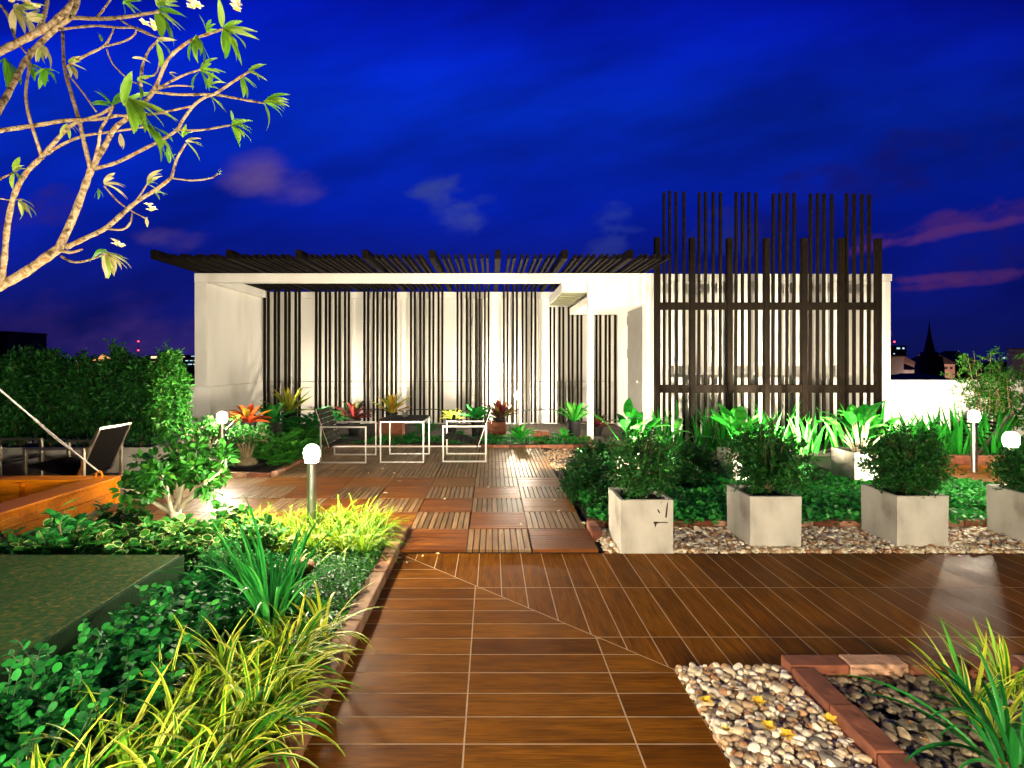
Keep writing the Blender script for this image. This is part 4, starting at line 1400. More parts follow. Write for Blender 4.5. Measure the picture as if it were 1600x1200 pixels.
ad = W(272, 812, 4.72)
bonsai_plant('desert_rose', 'desert rose with a swollen pale trunk in the bed before the orange surround', (ad.x, 4.72, .04),
             [(.02, -.04), (.10, -.02), (.105, .05), (.085, .11), (.06, .17), (.062, .22), (.04, .27), (.01, .29)],
             [((.02, 0, .22), (-.10, 0, .30), (-.36, -.02, .34)), ((.0, 0, .22), (-.22, .05, .28), (-.50, .0, .44)), ((-.01, .02, .24), (-.1, .1, .4), (-.26, .1, .58)), ((.02, .02, .24), (-.02, .1, .45), (-.08, .15, .68)),
              ((.02, 0, .24), (.08, .02, .45), (.12, .02, .70)), ((.03, 0, .23), (.15, .0, .35), (.34, -.02, .55)), ((.03, -.02, .22), (.2, -.05, .4), (.46, .02, .62)), ((.0, -.03, .22), (.02, -.12, .35), (.06, -.2, .52)),
              ((-.02, .03, .22), (-.2, .18, .35), (-.38, .22, .60)), ((.02, .03, .22), (.2, .2, .40), (.28, .22, .66)), ((-.02, -.03, .22), (-.14, -.14, .36), (-.24, -.18, .46)), ((.02, .0, .24), (.02, .05, .5), (.2, .1, .74))],
             None, M['leaf'], lv=27, ls=.085, kind='oval', width=.62, spread=.13)
q = W(385, 731, 7.62)
bonsai_plant('potted_bonsai', 'bonsai with a bulbous trunk in a shallow black bowl', (q.x, 7.62, .03),
             [(.02, .06), (.15, .07), (.16, .11), (.125, .17), (.06, .21), (.01, .22)], rbr(12, .30, .28, .38, .62), None, M['leaf'],
             [(.13, .0), (.20, .02), (.255, .085), (.275, .10), (.275, .115), (.25, .115), (.24, .09)], lv=22, ls=.055, kind='varieg', width=.6, spread=.11)
q = W(322, 735, 7.75)
bonsai_plant('desert_rose', 'small desert rose glowing beside the bollard lamp at the hedge end', (q.x, 7.75, .03),
             [(.02, -.04), (.07, -.02), (.075, .05), (.05, .12), (.03, .20), (.01, .22)], rbr(11, .34, .30, .35, .66), None, M['varieg'], lv=18, ls=.065, kind='varieg', width=.6, spread=.12)

# --- the bed of margined leaves between the orange surround and the mossy slab
def marg(label, c, r, h, n, ls, lm, group, kind='varieg', name='variegated_shrub', width=.55, stems=9):
    t = thing(name, label, 'shrub', (c[0], c[1], 0), group)
    b, s = MB(), MB()
    for k in range(stems):
        a = R.uniform(0, 6.28)
        rr = r * math.sqrt(R.random())
        e = np.array([c[0] + rr * math.cos(a), c[1] + rr * math.sin(a), h * R.uniform(.65, 1.1)])
        st = np.array([c[0] + rr * .4 * math.cos(a), c[1] + rr * .4 * math.sin(a), .02])
        s.tube([st.tolist(), ((st + e) / 2 + np.array([0, 0, .03])).tolist(), e.tolist()], [.006, .005, .003], 5)
        m = n // stems
        q = NR.uniform(.4, 1.03, m)[:, None]
        P = st * (1 - q) + e * q + NR.normal(0, .02, (m, 3))
        az = NR.uniform(0, 6.28, m)
        D = np.stack([np.cos(az), np.sin(az), NR.uniform(-.1, .9, m)], 1)
        if kind == 'varieg':
            base_t = NR.uniform(.0, .35, m)
            T = np.repeat(base_t[:, None], 7, 1)
            T[:, 1:] = NR.uniform(.45, .95, m)[:, None] * (NR.rand(m)[:, None] > .5) + base_t[:, None] * .5
            T = np.clip(T, 0, 1)
        else:
            T = np.clip(NR.normal(.5, .22, m), 0, 1)
        b.leaves(P, D, ls * NR.uniform(.6, 1.25, m), T, width, kind)
    b.build('foliage', lm, t)
    s.build('stem', M['twig'], t, smooth=True)
    return t


mg = 'cream margined shrubs behind the mossy slab'
for i in range(14):
    px = [60, 105, 150, 200, 240, 290, 330, 350, 180, 225, 270, 315, 375, 400][i]
    py = [860, 835, 850, 850, 835, 850, 845, 820, 815, 862, 840, 862, 838, 850][i]
    q = G(px, py, .18)
    marg('cream margined shrub in the mass between the mossy slab and the desert rose', (q.x, min(q.y, 4.7)), .22, .27 if i != 3 else .3, 190, .088, M['varieg'], mg)
marg('taller dark leaved shrub between the orange surround and the cream margined shrubs', (G(150, 830, .2).x, 4.05), .22, .42, 120, .11, M['leaf_emerald'], 'dark leaved shrubs by the slab', kind='oval', width=.42)
marg('dark leaved shrub beside the mossy slab at the picture edge', (-3.75, 3.85), .25, .34, 110, .12, M['leaf_dark'], 'dark leaved shrubs by the slab', kind='oval', width=.4)

# --- round leaved shrubs before the slab
def round_shrub(label, c, r, h, stems, lpt, ls):
    t = thing('round_leaved_shrub', label, 'shrub', (c[0], c[1], 0), 'round leaved shrubs beside the mossy slab')
    b, s = MB(), MB()
    for k in range(stems):
        a = R.uniform(0, 6.28)
        rr = r * math.sqrt(R.random())
        st = np.array([c[0] + .4 * rr * math.cos(a), c[1] + .4 * rr * math.sin(a), .0])
        e = np.array([c[0] + 1.1 * rr * math.cos(a), c[1] + 1.1 * rr * math.sin(a), h * R.uniform(.5, 1.15)])
        m_ = (st + e) / 2 + np.array([0, 0, .06])
        q = np.linspace(0, 1, 6)[:, None]
        s.tube(((1 - q) ** 2 * st + 2 * q * (1 - q) * m_ + q * q * e).tolist(), np.linspace(.004, .002, 6).tolist(), 5)
        q = np.linspace(.15, 1, lpt)[:, None]
        P = (1 - q) ** 2 * st + 2 * q * (1 - q) * m_ + q * q * e
        az = a + np.arange(lpt) * 2.0 + NR.normal(0, .4, lpt)
        D = np.stack([np.cos(az), np.sin(az), NR.uniform(.0, .8, lpt)], 1)
        up = NR.normal(0, .4, (lpt, 3)) + np.array([0, -.25, 1.0])
        b.leaves(P, D, ls * NR.uniform(.55, 1.2, lpt), np.clip(NR.normal(.22, .2, lpt) + .25 * q[:, 0], 0, 1), .78, 'round', up=up, fold=.06)
    b.build('foliage', M['leaf_emerald'], t)
    s.build('stem', M['green_stem'], t, smooth=True)


for i, (x, y, r, h) in enumerate([(-1.86, 1.95, .22, .37), (-1.60, 1.75, .25, .32), (-1.86, 2.35, .20, .36), (-1.58, 2.2, .25, .33), (-1.84, 2.85, .18, .28), (-1.58, 2.62, .22, .33), (-1.78, 3.2, .16, .25), (-1.46, 2.95, .16, .25), (-1.90, 1.65, .22, .40), (-1.72, 2.1, .2, .33), (-1.72, 2.55, .2, .31)]):
    round_shrub('glossy round leaved shrub in the clump between the mossy slab and the striped grass', (x, y), r, h, 46, 20, .042)

# --- feathery juniper like clumps
def feathery(label, c, r, h, n):
    t = thing('feathery_shrub', label, 'shrub', (c[0], c[1], 0), 'feathery shrubs beside the slab end')
    b, s = MB(), MB()
    twig_shrub(b, s, (c[0], c[1], .02), cz=h * .4, r=(r, r, h * .6), ntw=n, lpt=46, ls=.022, tint=(.15, .8), kind='tiny', width=.55, stem_top=h * .4, rag=.15, t0=.3, out=.5)
    b.build('foliage', M['leaf_emerald'], t)
    s.build('stem', M['twig'], t, smooth=True)


feathery('feathery blue green shrub at the corner of the mossy slab', (-1.84, 3.62), .26, .34, 130)
feathery('feathery green shrub beside the dark strap leaved plant', (-1.52, 3.6), .22, .28, 110)
feathery('small feathery shrub behind the dark strap leaved plant', (-1.12, 3.12), .16, .20, 80)


# --- strap leaved plants
def grassy(name, label, c, n, L, w, lm, tintf, group, el=(.5, 1.5), droop=(.8, 2.0), segs=9, across=(-1, -.45, .45, 1), fold=.18, base_r=.04, cat='grass clump'):
    t = thing(name, label, cat, tuple(c), group)
    b = MB()
    for i in range(n):
        az = R.uniform(0, 6.283)
        r = base_r * math.sqrt(R.random())
        b.ribbon((c[0] + r * math.cos(az), c[1] + r * math.sin(az), c[2]), az + R.uniform(-.3, .3), R.uniform(*el), L * R.uniform(.6, 1.12), w * R.uniform(.75, 1.2), R.uniform(*droop), 'strap', segs,
                 tint=tintf(), across=across, fold=fold, side=R.uniform(-.4, .4), power=1.4)
    b.build('foliage', lm, t)
    return t


def stripe():
    c = R.uniform(.0, .38) if R.random() < .85 else R.uniform(.5, .8)
    e = R.uniform(.5, .95) if R.random() < .7 else c
    return lambda u, j, c=c, e=e: (c if j == 1 else e)


def stripe_y():
    c = R.uniform(.25, .7)
    e = R.uniform(.55, .95)
    return lambda u, j, c=c, e=e: (c if j == 1 else e)


def stripe_z():
    c = R.uniform(.05, .40)
    e = R.uniform(.30, .72)
    return lambda u, j, c=c, e=e: (c if j == 1 else e)


sg = 'striped grass clumps along the brick edging'
FG = [(-1.02, 1.72), (-1.22, 1.78), (-1.00, 1.95), (-1.20, 2.02), (-1.40, 1.92), (-.98, 2.18), (-1.16, 2.25), (-1.36, 2.18), (-1.0, 2.40), (-1.18, 2.48), (-1.02, 2.62), (-1.30, 2.42), (-.98, 1.5), (-1.2, 1.52), (-1.42, 1.62), (-1.55, 1.75), (-1.05, 2.78)]
protos = []
for i in range(4):
    protos.append(grassy('striped_grass', 'yellow and green striped grass clump in the mass beside the brick edging', (FG[i][0], FG[i][1], .03), 66, .40, .021, M['spider'], stripe, sg, el=(.45, 1.5), droop=(.7, 2.3)))
for i in range(4, len(FG)):
    copy_tree(protos[i % 4], (FG[i][0], FG[i][1], .03), R.uniform(0, 6.28), R.uniform(.85, 1.1))
q = G(505, 1008, .06)
grassy('striped_grass', 'single pale striped grass clump leaning over the brick edging, apart from the mass', (-.94, 2.92, .08), 26, .36, .018, M['spider'], stripe_y, sg, el=(.4, 1.4), droop=(.7, 1.9))
protos = []
BK = [(-2.02, 4.55), (-1.82, 4.72), (-1.62, 4.48), (-1.72, 4.30), (-1.42, 4.66), (-1.30, 4.45), (-1.12, 4.62), (-1.02, 4.42), (-1.95, 4.30), (-1.50, 4.25), (-2.2, 4.75), (-1.22, 4.80), (-1.38, 4.25), (-1.0, 4.78), (-1.6, 4.85), (-1.18, 4.28), (-1.85, 4.42), (-1.02, 4.22), (-2.1, 4.4), (-1.42, 4.88)]
for i in range(3):
    protos.append(grassy('striped_grass', 'yellow grass clump lit by the bollard lamp at the far end of the bed', (BK[i][0], BK[i][1], .03), 54, .40, .015, M['spider'], stripe_z, 'yellow grass clumps around the bollard lamp', el=(.45, 1.5), droop=(.7, 2.2)))
for i in range(3, len(BK)):
    copy_tree(protos[i % 3], (BK[i][0], BK[i][1], .03), R.uniform(0, 6.28), R.uniform(.8, 1.08))
grassy('striped_grass', 'dry straw coloured grass tuft by the orange surround at the picture edge', (-3.98, 3.98, .12), 40, .42, .010, M['spider'], lambda: R.uniform(.6, .95), 'straw grass', el=(.2, 1.4), across=(-1, 0, 1))
grassy('strap_plant', 'emerald strap leaved plant rising between slab and brick edging', (-1.26, 3.0, .02), 64, .76, .023, M['leaf_emerald'], lambda: R.uniform(.2, 1.0), 'emerald strap leaved plants', el=(1.1, 1.54), droop=(.15, 1.7), across=(-1, 0, 1), fold=.25, cat='plant', base_r=.06)
grassy('strap_plant', 'emerald strap leaved plant drooping over dark pebbles at the bottom corner', (2.02, 2.02, .0), 40, .58, .026, M['leaf_emerald'], lambda: R.uniform(.1, .75), 'emerald strap leaved plants', el=(.3, 1.35), droop=(.8, 2.0), across=(-1, 0, 1), fold=.25, cat='plant', base_r=.06)
for (x, y, n, l) in ((2.18, 2.38, 18, 'striped grass tuft among the dark pebbles behind the emerald strap plant'), (2.46, 2.50, 20, 'tallest striped grass tuft by the brick edging of the dark pebbles'),
                     (2.12, 2.22, 12, 'yellow withering striped tuft beside the emerald strap plant'), (2.42, 2.18, 22, 'striped grass tuft at the picture edge among the dark pebbles'), (2.75, 2.35, 20, 'striped grass tuft at the far end of the dark pebbles')):
    grassy('striped_grass', l, (x, y, .02), n, .36, .020, M['spider'], stripe_y if 'yellow' in l else stripe, 'striped grass tufts in the dark pebbles', el=(.6, 1.5), droop=(.2, 1.5))

# --- stones in the left bed
for px, py, r, l in ((380, 862, .085, 'flat red stone among the yellow grass'), (468, 882, .10, 'flat rust red stone in the creeping green mat'), (445, 984, .08, 'red stone half hidden behind the striped grass mass')):
    q = G(px, py, .10)
    V = IV * np.array([r * 1.2, r * .8, r * .55]) * (1 + .16 * np.sin(IV * 4.2 + px))
    V = V + np.array([q.x, q.y, .095])
    tag(MB().add(V, IF).build('garden_stone', M['stone'], origin=(q.x, q.y, .095), smooth=False, bev=0), l, 'stone', 'red stones in the bed')

# --- tall open shrubs beside the parapet
for px, top, Y, l in ((1545, 545, 9.3, 'tall thin leaved shrub beside the bright parapet, nearest the spire'), (1585, 560, 9.0, 'tall thin leaved shrub at the picture edge by the parapet'), (1622, 548, 9.2, 'tall open shrub mostly past the picture edge')):
    q = W(px, 700, Y)
    zt = H - (top - CY) * Y / F
    t = thing('tall_shrub', l, 'shrub', (q.x, Y, 0), 'tall open shrubs by the parapet')
    lb, tb = MB(), MB()
    for k in range(9):
        a = R.uniform(0, 6.28)
        rr = R.uniform(.1, .5)
        e = np.array([q.x + rr * math.cos(a), Y + rr * math.sin(a), zt * R.uniform(.62, 1.0)])
        st = np.array([q.x + rr * .2 * math.cos(a), Y + rr * .2 * math.sin(a), 0])
        tb.tube([st.tolist(), ((st * .5 + e * .5) + np.array([0, 0, .06])).tolist(), e.tolist()], [.012, .009, .004], 6)
        for m in range(18):
            f = R.uniform(.35, 1)
            c = st * (1 - f) + e * f
            u = unit(1)[0] * np.array([.22, .22, .10]) + np.array([0, 0, .03])
            tb.tube([c.tolist(), (c + u).tolist()], [.003, .0015], 4)
            n = 22
            P = c + u * NR.uniform(.3, 1.1, n)[:, None] + unit(n) * .035
            lb.leaves(P, unit(n) + np.array([0, 0, -.2]), .05 * NR.uniform(.6, 1.2, n), np.clip(NR.normal(.6, .2, n), 0, 1), .5, 'oval')
    lb.build('foliage', M['leaf'], t)
    tb.build('stem', M['bark'], t, smooth=True)

# --- fallen dry leaves lying about the beds and gravel
def litter(label, x0, x1, y0, y1, n, z, ls=.045):
    P = np.stack([NR.uniform(x0, x1, n), NR.uniform(y0, y1, n), z + NR.uniform(0, .02, n)], 1)
    D = unit(n)
    D[:, 2] *= .15
    b = MB()
    b.leaves(P, D, ls * NR.uniform(.5, 1.3, n), NR.uniform(0, 1, n), .42, 'oval', up=np.tile([0, 0, 1.0], (n, 1)) + NR.normal(0, .2, (n, 3)))
    tag(b.build('leaf_litter', M['litter']), label, 'leaf litter', kind='stuff')


M['litter'] = mat('dry_leaf', [(.05, .022, .008), (.12, .055, .018), (.24, .13, .04), (.16, .05, .012)], .8, tint=True, scale=9, var=.3, spec=.2)
litter('dry leaves scattered in the bed between slab and brick edging', -2.0, -.92, 1.5, 4.9, 260, .05)
litter('dry leaves scattered over the dark pebble bed', 1.66, 3.2, 1.7, 2.6, 110, .055)
litter('few dry leaves caught among the pale pebbles under the planters', 1.0, 5.5, 4.45, 5.05, 70, .035, .035)
litter('few dry leaves in the pebble strip beside the tiles', 1.0, 1.48, 1.75, 2.7, 16, .05, .04)


# ================================================================== FRANGIPANI
ft = thing('frangipani_tree', 'bare branched frangipani tree with long leaf tufts reaching over the sky', 'tree', (-4.2, 3.3, 0))
SC = 2.608


def TY(x, y):
    return 3.25 + .28 * math.sin(x / 210 + .6) + .22 * math.cos(y / 190 + x / 340)


def TP(x, y, off=0):
    return W(x / SC, y / SC, TY(x, y) + off)


def smooth_path(pts, n=5):
    out = []
    for i in range(len(pts) - 1):
        p0, p1, p2, p3 = pts[max(0, i - 1)], pts[i], pts[i + 1], pts[min(len(pts) - 1, i + 2)]
        for k in range(n):
            t = k / n
            out.append(.5 * ((2 * p1) + (p2 - p0) * t + (2 * p0 - 5 * p1 + 4 * p2 - p3) * t * t + (3 * p1 - p0 - 3 * p2 + p3) * t ** 3))
    out.append(pts[-1])
    return out


tr, br = MB(), MB()


def limb(b, zpts, w0, w1, seg=9, offs=(0, 0)):
    n = len(zpts)
    pts = [TP(x, y, offs[0] + (offs[1] - offs[0]) * i / max(1, n - 1)) for i, (x, y) in enumerate(zpts)]
    sp = smooth_path(pts)
    rad = []
    for i, p in enumerate(sp):
        q = i / (len(sp) - 1)
        w = .78 * (w0 + (w1 - w0) * q) / SC * p.y / F / 2
        rad.append(max(.003, w * (1 + .07 * math.sin(i * 1.9) + R.uniform(-.07, .07))))
    b.tube(sp, rad, seg)


fork = TP(-70, 1195)
base = Vector((-4.2, 3.3, 0))
tr.tube(smooth_path([base + Vector((0, 0, -.1)), base + Vector((.05, 0, .5)), Vector((-4.0, 3.3, 1.15))]), np.linspace(.085, .07, 11).tolist(), 12)
tr.tube(smooth_path([Vector((-4.02, 3.3, 1.1)), Vector((-3.7, 3.35, 1.55)), fork]), np.linspace(.068, .04, 11).tolist(), 12)
tr.tube(smooth_path([Vector((-4.02, 3.3, 1.08)), Vector((-4.3, 3.4, 1.8)), Vector((-4.37, 3.42, 2.44)), TP(-260, 520), TP(-120, 545), TP(-40, 540)]), np.linspace(.065, .018, 26).tolist(), 12)
tr.tube(smooth_path([Vector((-4.37, 3.42, 2.40)), TP(-260, 420), TP(-120, 330), TP(-40, 240)]), np.linspace(.05, .03, 16).tolist(), 12)
tr.tube(smooth_path([Vector((-4.37, 3.42, 2.40)), TP(-200, 600), TP(-40, 505)]), np.linspace(.045, .028, 11).tolist(), 12)
limb(tr, [(-70, 1195), (0, 1165), (100, 1110), (200, 1040), (245, 1008)], 50, 42)
limb(tr, [(240, 1012), (300, 880), (345, 760), (372, 688)], 38, 30)
limb(tr, [(270, 1008), (350, 970), (430, 930), (500, 870), (560, 820), (640, 770), (700, 722)], 26, 17)
limb(tr, [(-70, 1195), (0, 1148), (15, 1080), (30, 920), (60, 790), (110, 700), (172, 640)], 28, 24)
limb(tr, [(-40, 540), (0, 532), (150, 510), (280, 490), (400, 486), (480, 470)], 26, 15)
limb(tr, [(-40, 505), (0, 440), (60, 330), (110, 240), (200, 140), (290, 65), (320, -10)], 30, 24)
limb(tr, [(-40, 232), (0, 210), (100, 160), (200, 105), (290, 20), (312, -30)], 38, 26)
for z, a, e, o in [
    ([(370, 690), (345, 590), (325, 500), (290, 380), (262, 270), (255, 130)], 24, 14, (0, .15)),
    ([(374, 690), (400, 600), (410, 530), (440, 480), (462, 430)], 18, 12, (0, -.1)),
    ([(380, 680), (430, 590), (470, 520), (520, 480), (620, 380), (680, 250), (740, 190), (800, 155), (912, 118)], 28, 13, (0, .1)),
    ([(385, 688), (480, 660), (580, 610), (660, 570), (720, 530), (745, 490), (790, 430), (830, 400), (880, 380), (940, 340), (1015, 292)], 18, 12, (0, -.15)),
    ([(700, 722), (720, 650), (758, 585)], 15, 11, (0, 0)), ([(700, 725), (780, 735), (860, 725), (890, 706)], 10, 7, (0, 0)),
    ([(430, 932), (500, 935), (532, 905), (540, 860)], 12, 8, (0, .1)), ([(425, 758), (470, 810), (520, 850), (598, 892)], 10, 7, (.05, .05)),
    ([(545, 830), (575, 790), (600, 750)], 10, 7, (0, 0)), ([(250, 1045), (300, 1068), (360, 1060), (435, 1032)], 14, 8, (0, -.05)), ([(240, 1020), (290, 1028), (335, 1015)], 22, 9, (0, 0)),
    ([(170, 640), (155, 590), (120, 480), (105, 380), (118, 280), (120, 200)], 18, 12, (0, -.1)),
    ([(170, 640), (240, 560), (300, 505), (400, 470), (465, 432)], 22, 14, (0, .0)), ([(190, 628), (270, 580), (350, 552), (430, 540), (585, 518)], 16, 10, (0, .1)),
    ([(470, 472), (620, 465), (700, 450), (795, 430)], 14, 10, (0, 0)), ([(290, 70), (400, 76), (500, 70), (600, 55), (645, 48)], 22, 14, (0, -.1)),
    ([(240, 120), (380, 105), (480, 112), (560, 116), (632, 150)], 13, 9, (0, .1)), ([(495, 85), (580, 130), (650, 155)], 11, 8, (0, 0)),
    ([(275, 272), (340, 230), (420, 190), (450, 150), (465, 110)], 15, 8, (0, 0)), ([(430, 188), (500, 170), (545, 145), (560, 110)], 11, 7, (0, 0)),
    ([(435, 200), (460, 260), (520, 320), (560, 342)], 9, 7, (0, .15)), ([(615, 372), (720, 385), (870, 385), (960, 400), (1075, 420)], 15, 11, (.05, .1)),
    ([(640, 362), (740, 310), (815, 284)], 13, 9, (.05, -.1)), ([(575, 350), (580, 270), (610, 200), (645, 165)], 16, 10, (.0, .2)), ([(725, 528), (820, 530), (945, 508)], 12, 9, (0, .1)),
    ([(280, 305), (340, 380), (392, 455)], 10, 8, (.1, .1)), ([(170, 110), (190, 40), (200, -20)], 14, 10, (0, 0)), ([(150, 118), (172, 60), (190, -10)], 10, 8, (0, .2)), ([(390, 76), (420, 40), (455, -10)], 12, 9, (0, .1)),
    ([(0, 20), (30, 60), (60, 150), (105, 215)], 14, 10, (.1, 0)), ([(-20, 740), (20, 720), (60, 700)], 12, 7, (0, 0)), ([(-20, 805), (40, 815), (80, 812)], 8, 6, (0, 0)), ([(590, 320), (640, 292), (655, 200)], 9, 7, (.2, .2)),
    ([(620, 372), (700, 350), (790, 352)], 10, 7, (.1, .25))]:
    limb(br, z, a, e, 7, o)
tr.build('trunk', M['bark'], ft, smooth=True)
br.build('branch', M['bark'], ft, smooth=True)
lv, fl = MB(), MB()


def tuft(x, y, n, L, ang, spread, tint, off=0, droop=(.2, .9)):
    """leaves fanning from a twig tip; ang = direction in the picture plane (deg, 0 = right, 90 = up)"""
    P = TP(x, y, off)
    for i in range(int(n * 1.35 + .5)):
        a = math.radians(ang + R.uniform(-spread, spread))
        dx_, dz_ = math.cos(a), math.sin(a)
        dy_ = R.uniform(-.55, .55)
        az = math.atan2(dy_, dx_)
        e = math.atan2(dz_, math.hypot(dx_, dy_))
        l = L / SC * P.y / F * R.uniform(.7, 1.1)
        lv.ribbon(P + Vector((0, 0, R.uniform(-.012, .012))), az, e, l, l * R.uniform(.24, .32), R.uniform(*droop), 'oval', 8, tint=min(1, max(0, R.uniform(*tint))), fold=.12, across=(-1, -.5, 0, .5, 1))


for a in [(645, 48, 6, 150, -45, 35, (.2, .6)), (800, 150, 5, 105, -75, 45, (.15, .6)), (912, 118, 8, 130, -35, 60, (.15, .55)), (905, 110, 2, 110, 95, 15, (.3, .6)), (815, 284, 8, 90, -20, 90, (.1, .5)), (1015, 292, 4, 80, 5, 40, (.3, .75)),
          (985, 320, 3, 85, -45, 25, (.1, .4)), (1075, 420, 7, 105, -15, 60, (.15, .5)), (945, 508, 6, 110, -25, 50, (.15, .5)), (950, 500, 1, 60, 90, 5, (.3, .3)), (530, 410, 10, 170, -32, 32, (.25, .6), -.1), (500, 420, 4, 130, 10, 50, (.3, .6)),
          (600, 515, 6, 150, -38, 22, (.2, .5)), (460, 432, 5, 90, 110, 70, (.0, .3)), (758, 572, 4, 85, -15, 60, (.4, .9)), (745, 560, 3, 60, 80, 60, (.2, .5)), (425, 745, 5, 90, 5, 45, (.6, 1)), (600, 745, 5, 80, 10, 55, (.4, .9)), (625, 780, 3, 60, -10, 70, (.3, .6)),
          (435, 1030, 9, 105, -40, 65, (.5, 1)), (435, 1020, 3, 70, 215, 40, (.1, .3)), (118, 265, 4, 110, -20, 60, (.2, .5)), (20, 240, 5, 110, -80, 45, (.1, .35)), (185, 280, 5, 80, -70, 70, (.05, .3)), (280, 262, 5, 85, -10, 60, (.5, 1)), (60, 40, 8, 110, -30, 70, (.5, 1)),
          (110, 80, 5, 90, -10, 60, (.5, 1)), (80, 815, 5, 80, -60, 45, (.5, .95)), (55, 700, 5, 75, -20, 70, (.4, .8)), (640, 20, 6, 110, 10, 60, (.25, .6)), (560, 330, 4, 90, -20, 60, (.2, .5)), (860, 400, 3, 75, -40, 30, (.3, .6)), (850, 355, 3, 70, 30, 60, (.2, .5)),
          (890, 706, 3, 30, 20, 60, (.3, .6)), (600, 890, 2, 40, -80, 20, (.7, .9)), (640, 170, 4, 90, -30, 80, (.3, .8)), (690, 300, 2, 60, -20, 40, (.4, .8)), (540, 240, 1, 70, -10, 20, (.85, .95)), (490, 545, 2, 60, -85, 20, (.7, 1)), (500, 10, 4, 80, -30, 60, (.2, .5)),
          (415, 165, 2, 50, 140, 30, (.2, .5)), (840, 130, 3, 60, 60, 60, (.1, .4)), (400, 770, 2, 50, -90, 30, (.1, .3)), (270, 500, 3, 60, -90, 60, (.5, .9)), (690, 660, 2, 60, 80, 30, (.0, .2)), (180, 190, 4, 80, -70, 60, (.5, .9))]:
    tuft(*a)


def fblossom(x, y, k, off=0):
    P = TP(x, y, off)
    for m in range(k):
        c = P + Vector((R.uniform(-.03, .03), R.uniform(-.03, .03), R.uniform(-.02, .03)))
        a0 = R.uniform(0, 6.28)
        for i in range(5):
            fl.ribbon(c, a0 + i * 1.2566, R.uniform(.3, .9), .034, .024, R.uniform(.2, .7), 'oval', 4, tint=lambda u, j: min(1, .25 + 1.1 * u), fold=.1)


for x, y, k in ((605, 92, 3), (790, 15, 3), (980, 45, 3), (610, 850, 3), (490, 1000, 4), (75, 20, 3), (130, 25, 3)):
    fblossom(x, y, k, -.02)
lv.build('foliage', M['plumeria'], ft, smooth=True)
fl.build('blossom', M['flower'], ft, smooth=True)

# ================================================================== THE CITY BEYOND
def cbox(mb, x0, x1, y0, y1, z0, z1):
    return mb.box(x0, x1, y0, y1, z0, z1)


def pxb(px0, px1, top, Y, depth=14, bot=-19):
    a, e = W(px0, top, Y), W(px1, top, Y)
    return a.x, e.x, Y, Y + depth, bot, a.z


def tower_block(name, label, px0, px1, top, Y, m, wins=(), roof=False, wm=None, depth=14, cat='building', group=None):
    x0, x1, y0, y1, z0, z1 = pxb(px0, px1, top, Y, depth)
    t = thing(name, label, cat, ((x0 + x1) / 2, Y, z0), group)
    MB().box(x0, x1, y0, y1, z0, z1).build('wall', m, t)
    MB().box(x0 - .2, x1 + .2, y0 - .2, y1 + .2, z1 + .01, z1 + .5).build('parapet', M['city_roof'], t)
    for (a, b_, c, d) in wins:
        p, q = W(a, c, Y), W(b_, d, Y)
        MB().box(p.x, q.x, Y - .12, Y - .01, q.z, p.z).build('window', wm or M['win_cool'], t)
    return t


def gabled(name, label, px0, px1, eave, ridge, Y, wall, depth=12, wins=(), wm=None, hip=.25):
    a, e = W(px0, eave, Y), W(px1, eave, Y)
    zr = W(px0, ridge, Y).z
    t = thing(name, label, 'house', ((a.x + e.x) / 2, Y, -19), 'houses beyond the parapet')
    MB().box(a.x, e.x, Y, Y + depth, -19, a.z).build('wall', wall, t)
    h = (e.x - a.x) * hip
    v = [(a.x - .6, Y - .6, a.z + .02), (e.x + .6, Y - .6, a.z + .02), (e.x + .6, Y + depth + .6, a.z + .02), (a.x - .6, Y + depth + .6, a.z + .02), (a.x + h, Y + depth / 2, zr), (e.x - h, Y + depth / 2, zr)]
    MB().add(v, [[0, 1, 5, 4], [1, 2, 5], [2, 3, 4, 5], [3, 0, 4], [3, 2, 1, 0]]).build('roof', M['city_roof'], t)
    for (p0, p1, c, d) in wins:
        p, q = W(p0, c, Y), W(p1, d, Y)
        MB().box(p.x, q.x, Y - .12, Y - .01, q.z, p.z).build('window', wm or M['win_cool'], t)


tower_block('tower_block', 'dark high block at the picture edge beyond the hedge', -40, 12, 520, 160, M['city'])
tower_block('office_building', 'long far building with a bright lit top floor beyond the hedge end', 234, 292, 556, 240, M['city'], [(236, 258, 556.6, 560), (260, 275, 556.5, 559.5), (278, 289, 557, 560.5), (237, 244, 565, 567), (246, 251, 565, 567), (238, 247, 571, 573), (283, 288, 562, 563.5)], wm=M['win_warm'])
tower_block('office_building', 'far building with rows of blue lit windows at the pavilion edge', 285, 312, 560, 200, M['city'], [(290, 294, 563, 564.2), (297, 301, 563, 564), (303, 306, 563, 564), (294, 300, 568.5, 569.8), (302, 305, 568.5, 569.8), (299, 304, 556, 557)], wm=M['win_cool'])
tower_block('office_building', 'low dark building along the far skyline behind the hedge', 60, 240, 561, 300, M['city'], [(72, 74, 562, 563), (88, 91, 563, 564), (118, 121, 563, 564.5), (139, 142, 562, 563.2), (203, 206, 563, 564), (224, 228, 562.5, 564)], wm=M['win_cool'])
for px, l in ((216, 'slender far mast with red warning lights above the hedge'),):
    p = W(px, 556, 260)
    t = thing('radio_mast', l, 'mast', (p.x, 260, -19))
    MB().tube([(p.x, 260, -19), (p.x, 260, W(px, 532, 260).z)], [.35, .12], 6).build('mast', M['city'], t)
    for y in (533.5, 547.5):
        c = W(px, y, 259.4)
        MB().lathe([(.1, -.3), (.42, -.1), (.42, .2), (.1, .4)], tuple(c), 8).build('beacon', M['red_light'], t)
a = W(157, 559, 220)
t = thing('temple_roof', 'small far temple roof given a gold glow above the hedge', 'temple', (a.x, 220, -19))
